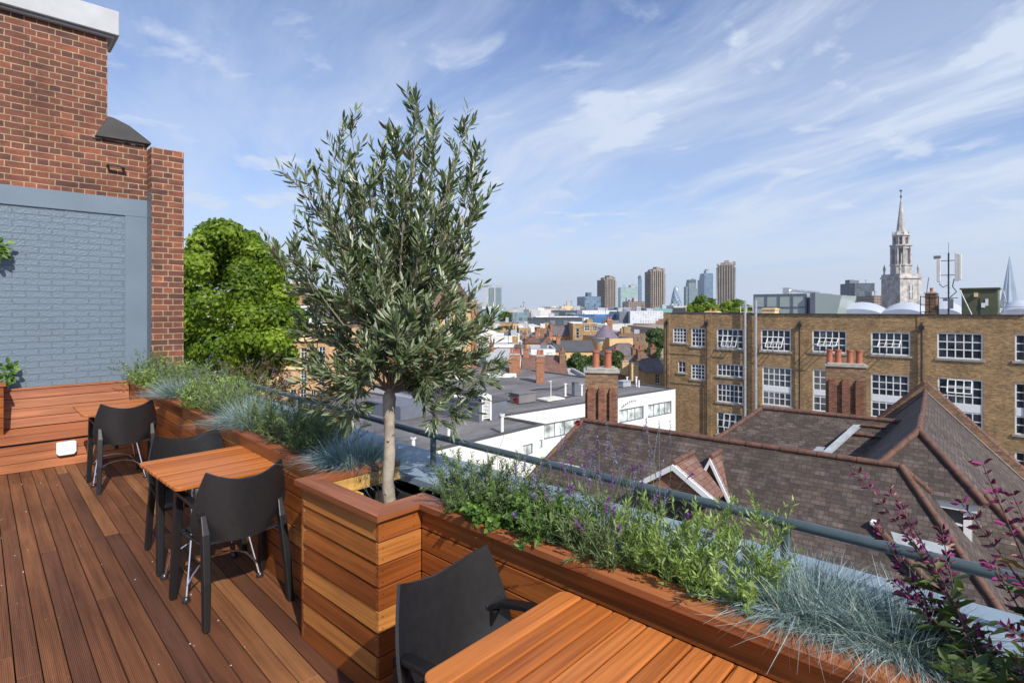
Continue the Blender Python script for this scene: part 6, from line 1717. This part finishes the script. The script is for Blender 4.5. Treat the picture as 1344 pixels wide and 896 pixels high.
# tall brutalist towers with balcony slabs
def barb(label, a, e, py, d_, cut, yaw, seed):
    random.seed(seed)
    P, W = face(a + (0 if yaw > VIEW else .22 * (e - a)), a + .76 * (e - a) if yaw > VIEW else e, py + cut, d_, yaw); H = P.z - GZ; D = W * .8; k = d_ / F
    root = empty('residential_tower', (P.x, P.y, GZ), yaw, label, 'tower')
    b = MB(); b.box2((W * .06, .5, 0), (W * .94, D, H)); b.build('wall', M['grid_brown'], root)
    b = MB(); n = int(H / 3.1)
    for i in range(n):
        z = i * 3.1
        for (x0, x1) in ((-.01, .16), (.84, 1.01)): b.box2((W * x0, -1.2, z), (W * x1, D * .8, z + 1.15))
        b.box2((W * .22, -.6, z), (W * .78, .49, z + .8))
    b.build('balcony', M['concrete'], root)
    b = MB()
    for x in (.17, .30, .43, .57, .70, .83): b.box2((W * x - .9, -2.2, 0), (W * x + .9, .4, H + random.uniform(0, 1.6) * k * .8))
    b.build('concrete_fin', M['concrete'], root)
    b = MB(); b.box2((W * .22, 2, H), (W * .80, D * .8, H + cut * .55 * k)); b.box2((W * .42, 1, H), (W * .66, D * .6, H + cut * k)); b.box2((W * .85, 3, H), (W * 1.0, D * .5, H + cut * .75 * k))
    b.box2((W * .02, 3, H), (W * .12, D * .5, H + cut * .3 * k)); b.build('crown', M['concrete'], root)
G_B = 'tall concrete residential towers on the skyline'
barb('leftmost of the three tall brown concrete towers on the skyline', 793.5, 814, 361, 1150, 6, VIEW + .55, 1)
barb('middle one of the three tall brown concrete towers, left of the bullet shaped tower', 853.5, 880, 350, 1020, 6, VIEW + .25, 2)
barb('rightmost and tallest of the three brown concrete towers, above the trees', 933, 965.5, 342, 950, 6, VIEW - .35, 3)
# glass spike
c_ = at(1325, 393, 3300); k = 3300 / F; zt = at(1325, 339, 3300).z
root = empty('glass_spire', (c_.x, c_.y, GZ), .6, 'very tall pointed glass spire fading in the haze at the right border', 'tower')
b = MB(); b.lathe([(11.5 * k, 0), (1.0 * k, zt - GZ)], 4, a0=.4); b.build('glazing', M['spire_glass'], root)
b = MB(); b.lathe([(11.0 * k, 0), (.3 * k, zt - GZ + 3 * k)], 4, a0=.9); b.build('shard', M['spire_glass'], root)
bx0, by0, bx1, by1 = -14500, -14500, 14500, 14500
b = MB(); b.box2((-6100, -6100, GZ - 1), (6100, 6100, 330))
hm = bpy.data.materials.new('haze'); hm.use_nodes = True; hn = hm.node_tree; hn.nodes.remove(hn.nodes['Principled BSDF'])
pv = hn.nodes.new('ShaderNodeVolumePrincipled'); pv.inputs['Color'].default_value = (.80, .88, 1, 1); pv.inputs['Density'].default_value = .00008; pv.inputs['Anisotropy'].default_value = .3
hn.links.new(pv.outputs[0], hn.nodes['Material Output'].inputs['Volume'])
HAZE = (b, hm)
# church spire
d_ = 230.0; k = d_ / F; c_ = at(1182.5, 405, d_); KV = k
root = empty('church_tower', (c_.x, c_.y, GZ), VIEW + .12, 'white stone church tower with a slender obelisk spire and gilded weather vane', 'church')
def hz(py): return EYE - (py - HY) * KV - GZ
k = KV * .76
def hb(b, hw_, y0, y1, rot=0): b.box((0, 0, (hz(y0) + hz(y1)) / 2), (2 * hw_ * k, 2 * hw_ * k, abs(hz(y1) - hz(y0))), rot=rot if rot else None, rnd=.5)
b = MB(); hb(b, 19.5, 405, 366); b.box2((-19.5 * k, -19.5 * k, 0), (19.5 * k, 19.5 * k, hz(405)), rnd=.5)
for sx in (-1, 1):
    for sy in (-1, 1): b.box2((sx * 17 * k - 3 * k, sy * 17 * k - 3.3 * k, 0), (sx * 17 * k + 3 * k, sy * 17 * k + 3.3 * k, hz(367)), rnd=.5)
hb(b, 21.5, 366, 363.6); hb(b, 20, 363.6, 360); b.build('base_stage', M['stone'], root)
b = MB()
for sx in (-1, 1):
    for sy in (-1, 1): b.lathe([(1.6 * k, hz(360)), (1.2 * k, hz(357)), (2.2 * k, hz(353)), (1.2 * k, hz(350)), (.3 * k, hz(346.5))], 8, (sx * 17 * k, sy * 17 * k, 0))
b.build('urn', M['stone'], root)
b = MB(); b.lathe([(16.5 * k, hz(360)), (16 * k, hz(350)), (17.5 * k, hz(349)), (17.5 * k, hz(347.5)), (12.2 * k, hz(347.4))], 8, a0=math.pi / 8); b.build('pedestal_stage', M['stone'], root)
def arcade(b, r_, y0, y1, wd):
    # eight piers with open arches between
    for i in range(8):
        a = math.pi / 8 + i * math.pi / 4
        b.box((r_ * k * math.cos(a), r_ * k * math.sin(a), (hz(y0) + hz(y1)) / 2), (wd * k, wd * k, abs(hz(y0) - hz(y1))), rot=a, rnd=.5)
b = MB(); arcade(b, 13.5, 347.5, 324, 4.6); b.lathe([(14.8 * k, hz(327)), (14.8 * k, hz(323.6)), (17.5 * k, hz(323.4)), (17.5 * k, hz(321.6)), (12 * k, hz(321.5))], 8, a0=math.pi / 8); b.lathe([(7 * k, hz(347)), (7 * k, hz(325))], 8); b.build('belfry', M['stone'], root)
b = MB(); arcade(b, 10.3, 321.5, 311, 4.2); b.lathe([(11.6 * k, hz(312.5)), (11.8 * k, hz(310.5)), (13.8 * k, hz(310)), (13.6 * k, hz(308.6)), (7.5 * k, hz(303.5))], 8, a0=math.pi / 8); b.lathe([(6.5 * k, hz(321)), (6.5 * k, hz(311))], 8)
for i in range(8):
    a = math.pi / 8 + i * math.pi / 4; b.lathe([(.9 * k, hz(309)), (.9 * k, hz(306)), (.2 * k, hz(303))], 6, (12.5 * k * math.cos(a), 12.5 * k * math.sin(a), 0))
b.build('lantern', M['stone'], root)
b = MB(); b.lathe([(7.2 * k, hz(305)), (6.6 * k, hz(300)), (1.0 * k, hz(262))], 8, a0=math.pi / 8); b.build('spire', M['stone'], root)
b = MB(); b.lathe([(.5 * k, hz(263)), (.5 * k, hz(260)), (1.7 * k, hz(258)), (.4 * k, hz(256)), (.3 * k, hz(249))], 8); b.box2((-2.6 * k, -.2 * k, hz(251.5)), (2.2 * k, .2 * k, hz(249.5))); b.build('weather_vane', M['cable'], root)
b = MB(); pts = [(-3.4 * k, hz(392)), (-3.4 * k, hz(377))] + [(3.4 * k * math.cos(math.pi - t * math.pi / 8), hz(377) + 3.4 * k * math.sin(t * math.pi / 8)) for t in range(1, 8)] + [(3.4 * k, hz(377)), (3.4 * k, hz(392))]
pts = pts[::-1]
b2 = MB()
for s_ in (0,):
    xz_prism(b, [(p[0] * 1.35, p[1] + (.9 * k if i_ not in (0, len(pts) - 1) else 0)) for i_, p in enumerate(pts)], -20.2 * k, -19.6 * k); wf = b.build('window', M['stone'], root)
    xz_prism(b2, pts, -20.4 * k, -20.25 * k); b2.build('pane', M['glass'], wf)
b = MB()
for x in (-1.2, 1.2): b.box2((x * k - .12, -20.6 * k, hz(392)), (x * k + .12, -20.42 * k, hz(374)))
b.box2((-3.4 * k, -20.55 * k, hz(383.2)), (3.4 * k, -20.42 * k, hz(382.5))); b.build('glazing_bar', M['white'], wf)
# construction crane far away
for (px, y0, y1, x1, lab) in [(1215, 392, 364, 1219, 'thin red crane jib right of the church tower')]:
    A_ = at(px, y0, 1500); B_ = at(x1, y1, 1500); b = MB(); b.tube([(0, 0, 0), tuple(B_ - A_)], 1.0, 4); b.tube([(0, 0, -40), (0, 0, 0)], 1.2, 4)
    o = b.build('crane', M['terracotta']); o.location = A_; tag(o, lab, 'crane')

# ------------------------------------------------------------------ trees in the distance
def far_tree(label, x0, x1, y0, y1, d_, leaf, mat='dull', nc=60, per=150, seed=1):
    c_ = at((x0 + x1) / 2, (y0 + y1) / 2, d_); k = d_ / F
    crown_tree('tree', (c_.x, c_.y, GZ), label, (0, 0, c_.z - GZ), ((x1 - x0) / 2 * k, (x1 - x0) / 2 * k, (y1 - y0) / 2 * k), nc, per, leaf, mat, seed=seed, tr=.3)
far_tree('broad green tree rising behind the warehouse roof, left', 903, 944, 388, 430, 125, .55, 'plane', seed=21)
far_tree('lower green tree behind the silver flue pipes', 940, 992, 393, 435, 130, .55, 'plane', seed=22)
far_tree('round green tree behind the grey flat roof', 741, 774, 463, 494, 74, .32, 'dull', seed=23)
far_tree('small green tree partly behind the two orange pots', 770, 790, 464, 490, 76, .32, 'dull', seed=27)
far_tree('small dark green tree right of the two orange pots', 800, 820, 461, 488, 72, .32, 'dull', seed=24)
far_tree('tall dark green tree left of the warehouse corner', 841, 868, 452, 490, 100, .42, 'dull', seed=25)
far_tree('dark green tree behind the tall one at the warehouse corner', 848, 874, 428, 462, 118, .45, 'dull', seed=26)
far_tree('olive green treetop left of the dark glass offices', 655, 672, 408, 425, 200, .7, 'dull', seed=28, nc=30)

# ------------------------------------------------------------------ far roofs that read as one mass
M['mass'] = varied('far_roof_mix', [(0, (.30, .24, .19)), (.2, (.40, .37, .34)), (.35, (.16, .15, .16)), (.5, (.55, .55, .54)), (.62, (.36, .22, .15)), (.75, (.25, .28, .32)), (.88, (.68, .68, .67))])
random.seed(99); b = MB()
for i in range(900):
    px = random.uniform(-60, 1400); dd = random.choice([random.uniform(150, 400), random.uniform(400, 1200), random.uniform(1200, 3500)])
    if 1120 < px and dd < 300: continue
    if dd < 400: py = random.uniform(415, 428) if dd > 250 else random.uniform(424, 436)
    else: py = random.uniform(403.2, 409)
    if 690 < px < 870 and dd < 320: py += 8
    p_ = at(px, py, dd); w_ = random.uniform(8, 22) * (1 + dd / 900)
    r_ = random.random(); b.box((p_.x, p_.y, (p_.z + GZ) / 2), (w_, w_ * .8, p_.z - GZ), rot=random.choice([0, .3, -.4, .8]), rnd=r_, skip=(0,))
    if random.random() < .5: b.box((p_.x + random.uniform(-.2, .2) * w_, p_.y, p_.z + .8), (w_ * .25, w_ * .25, 1.6), rnd=random.random())
o = b.build('distant_rooftops', M['mass']); tag(o, 'mass of small far roofs along the horizon', 'rooftops', kind='stuff')

b, hm = HAZE
o = b.build('haze', hm); tag(o, 'thin summer haze over the city', 'haze', kind='stuff')

# small dry litter lying on the deck
random.seed(41); b = MB()
for i in range(80):
    x, y = random.uniform(-1.6, 1.25), random.uniform(1.2, 7.6)
    s_ = random.uniform(.003, .008); b.box((x, y, .0035), (s_, s_ * random.uniform(.4, 1), .003), rot=random.random() * 3)
o = b.build('deck_litter', M['offwhite']); tag(o, 'pale specks of dry litter scattered over the deck', 'litter', kind='stuff')
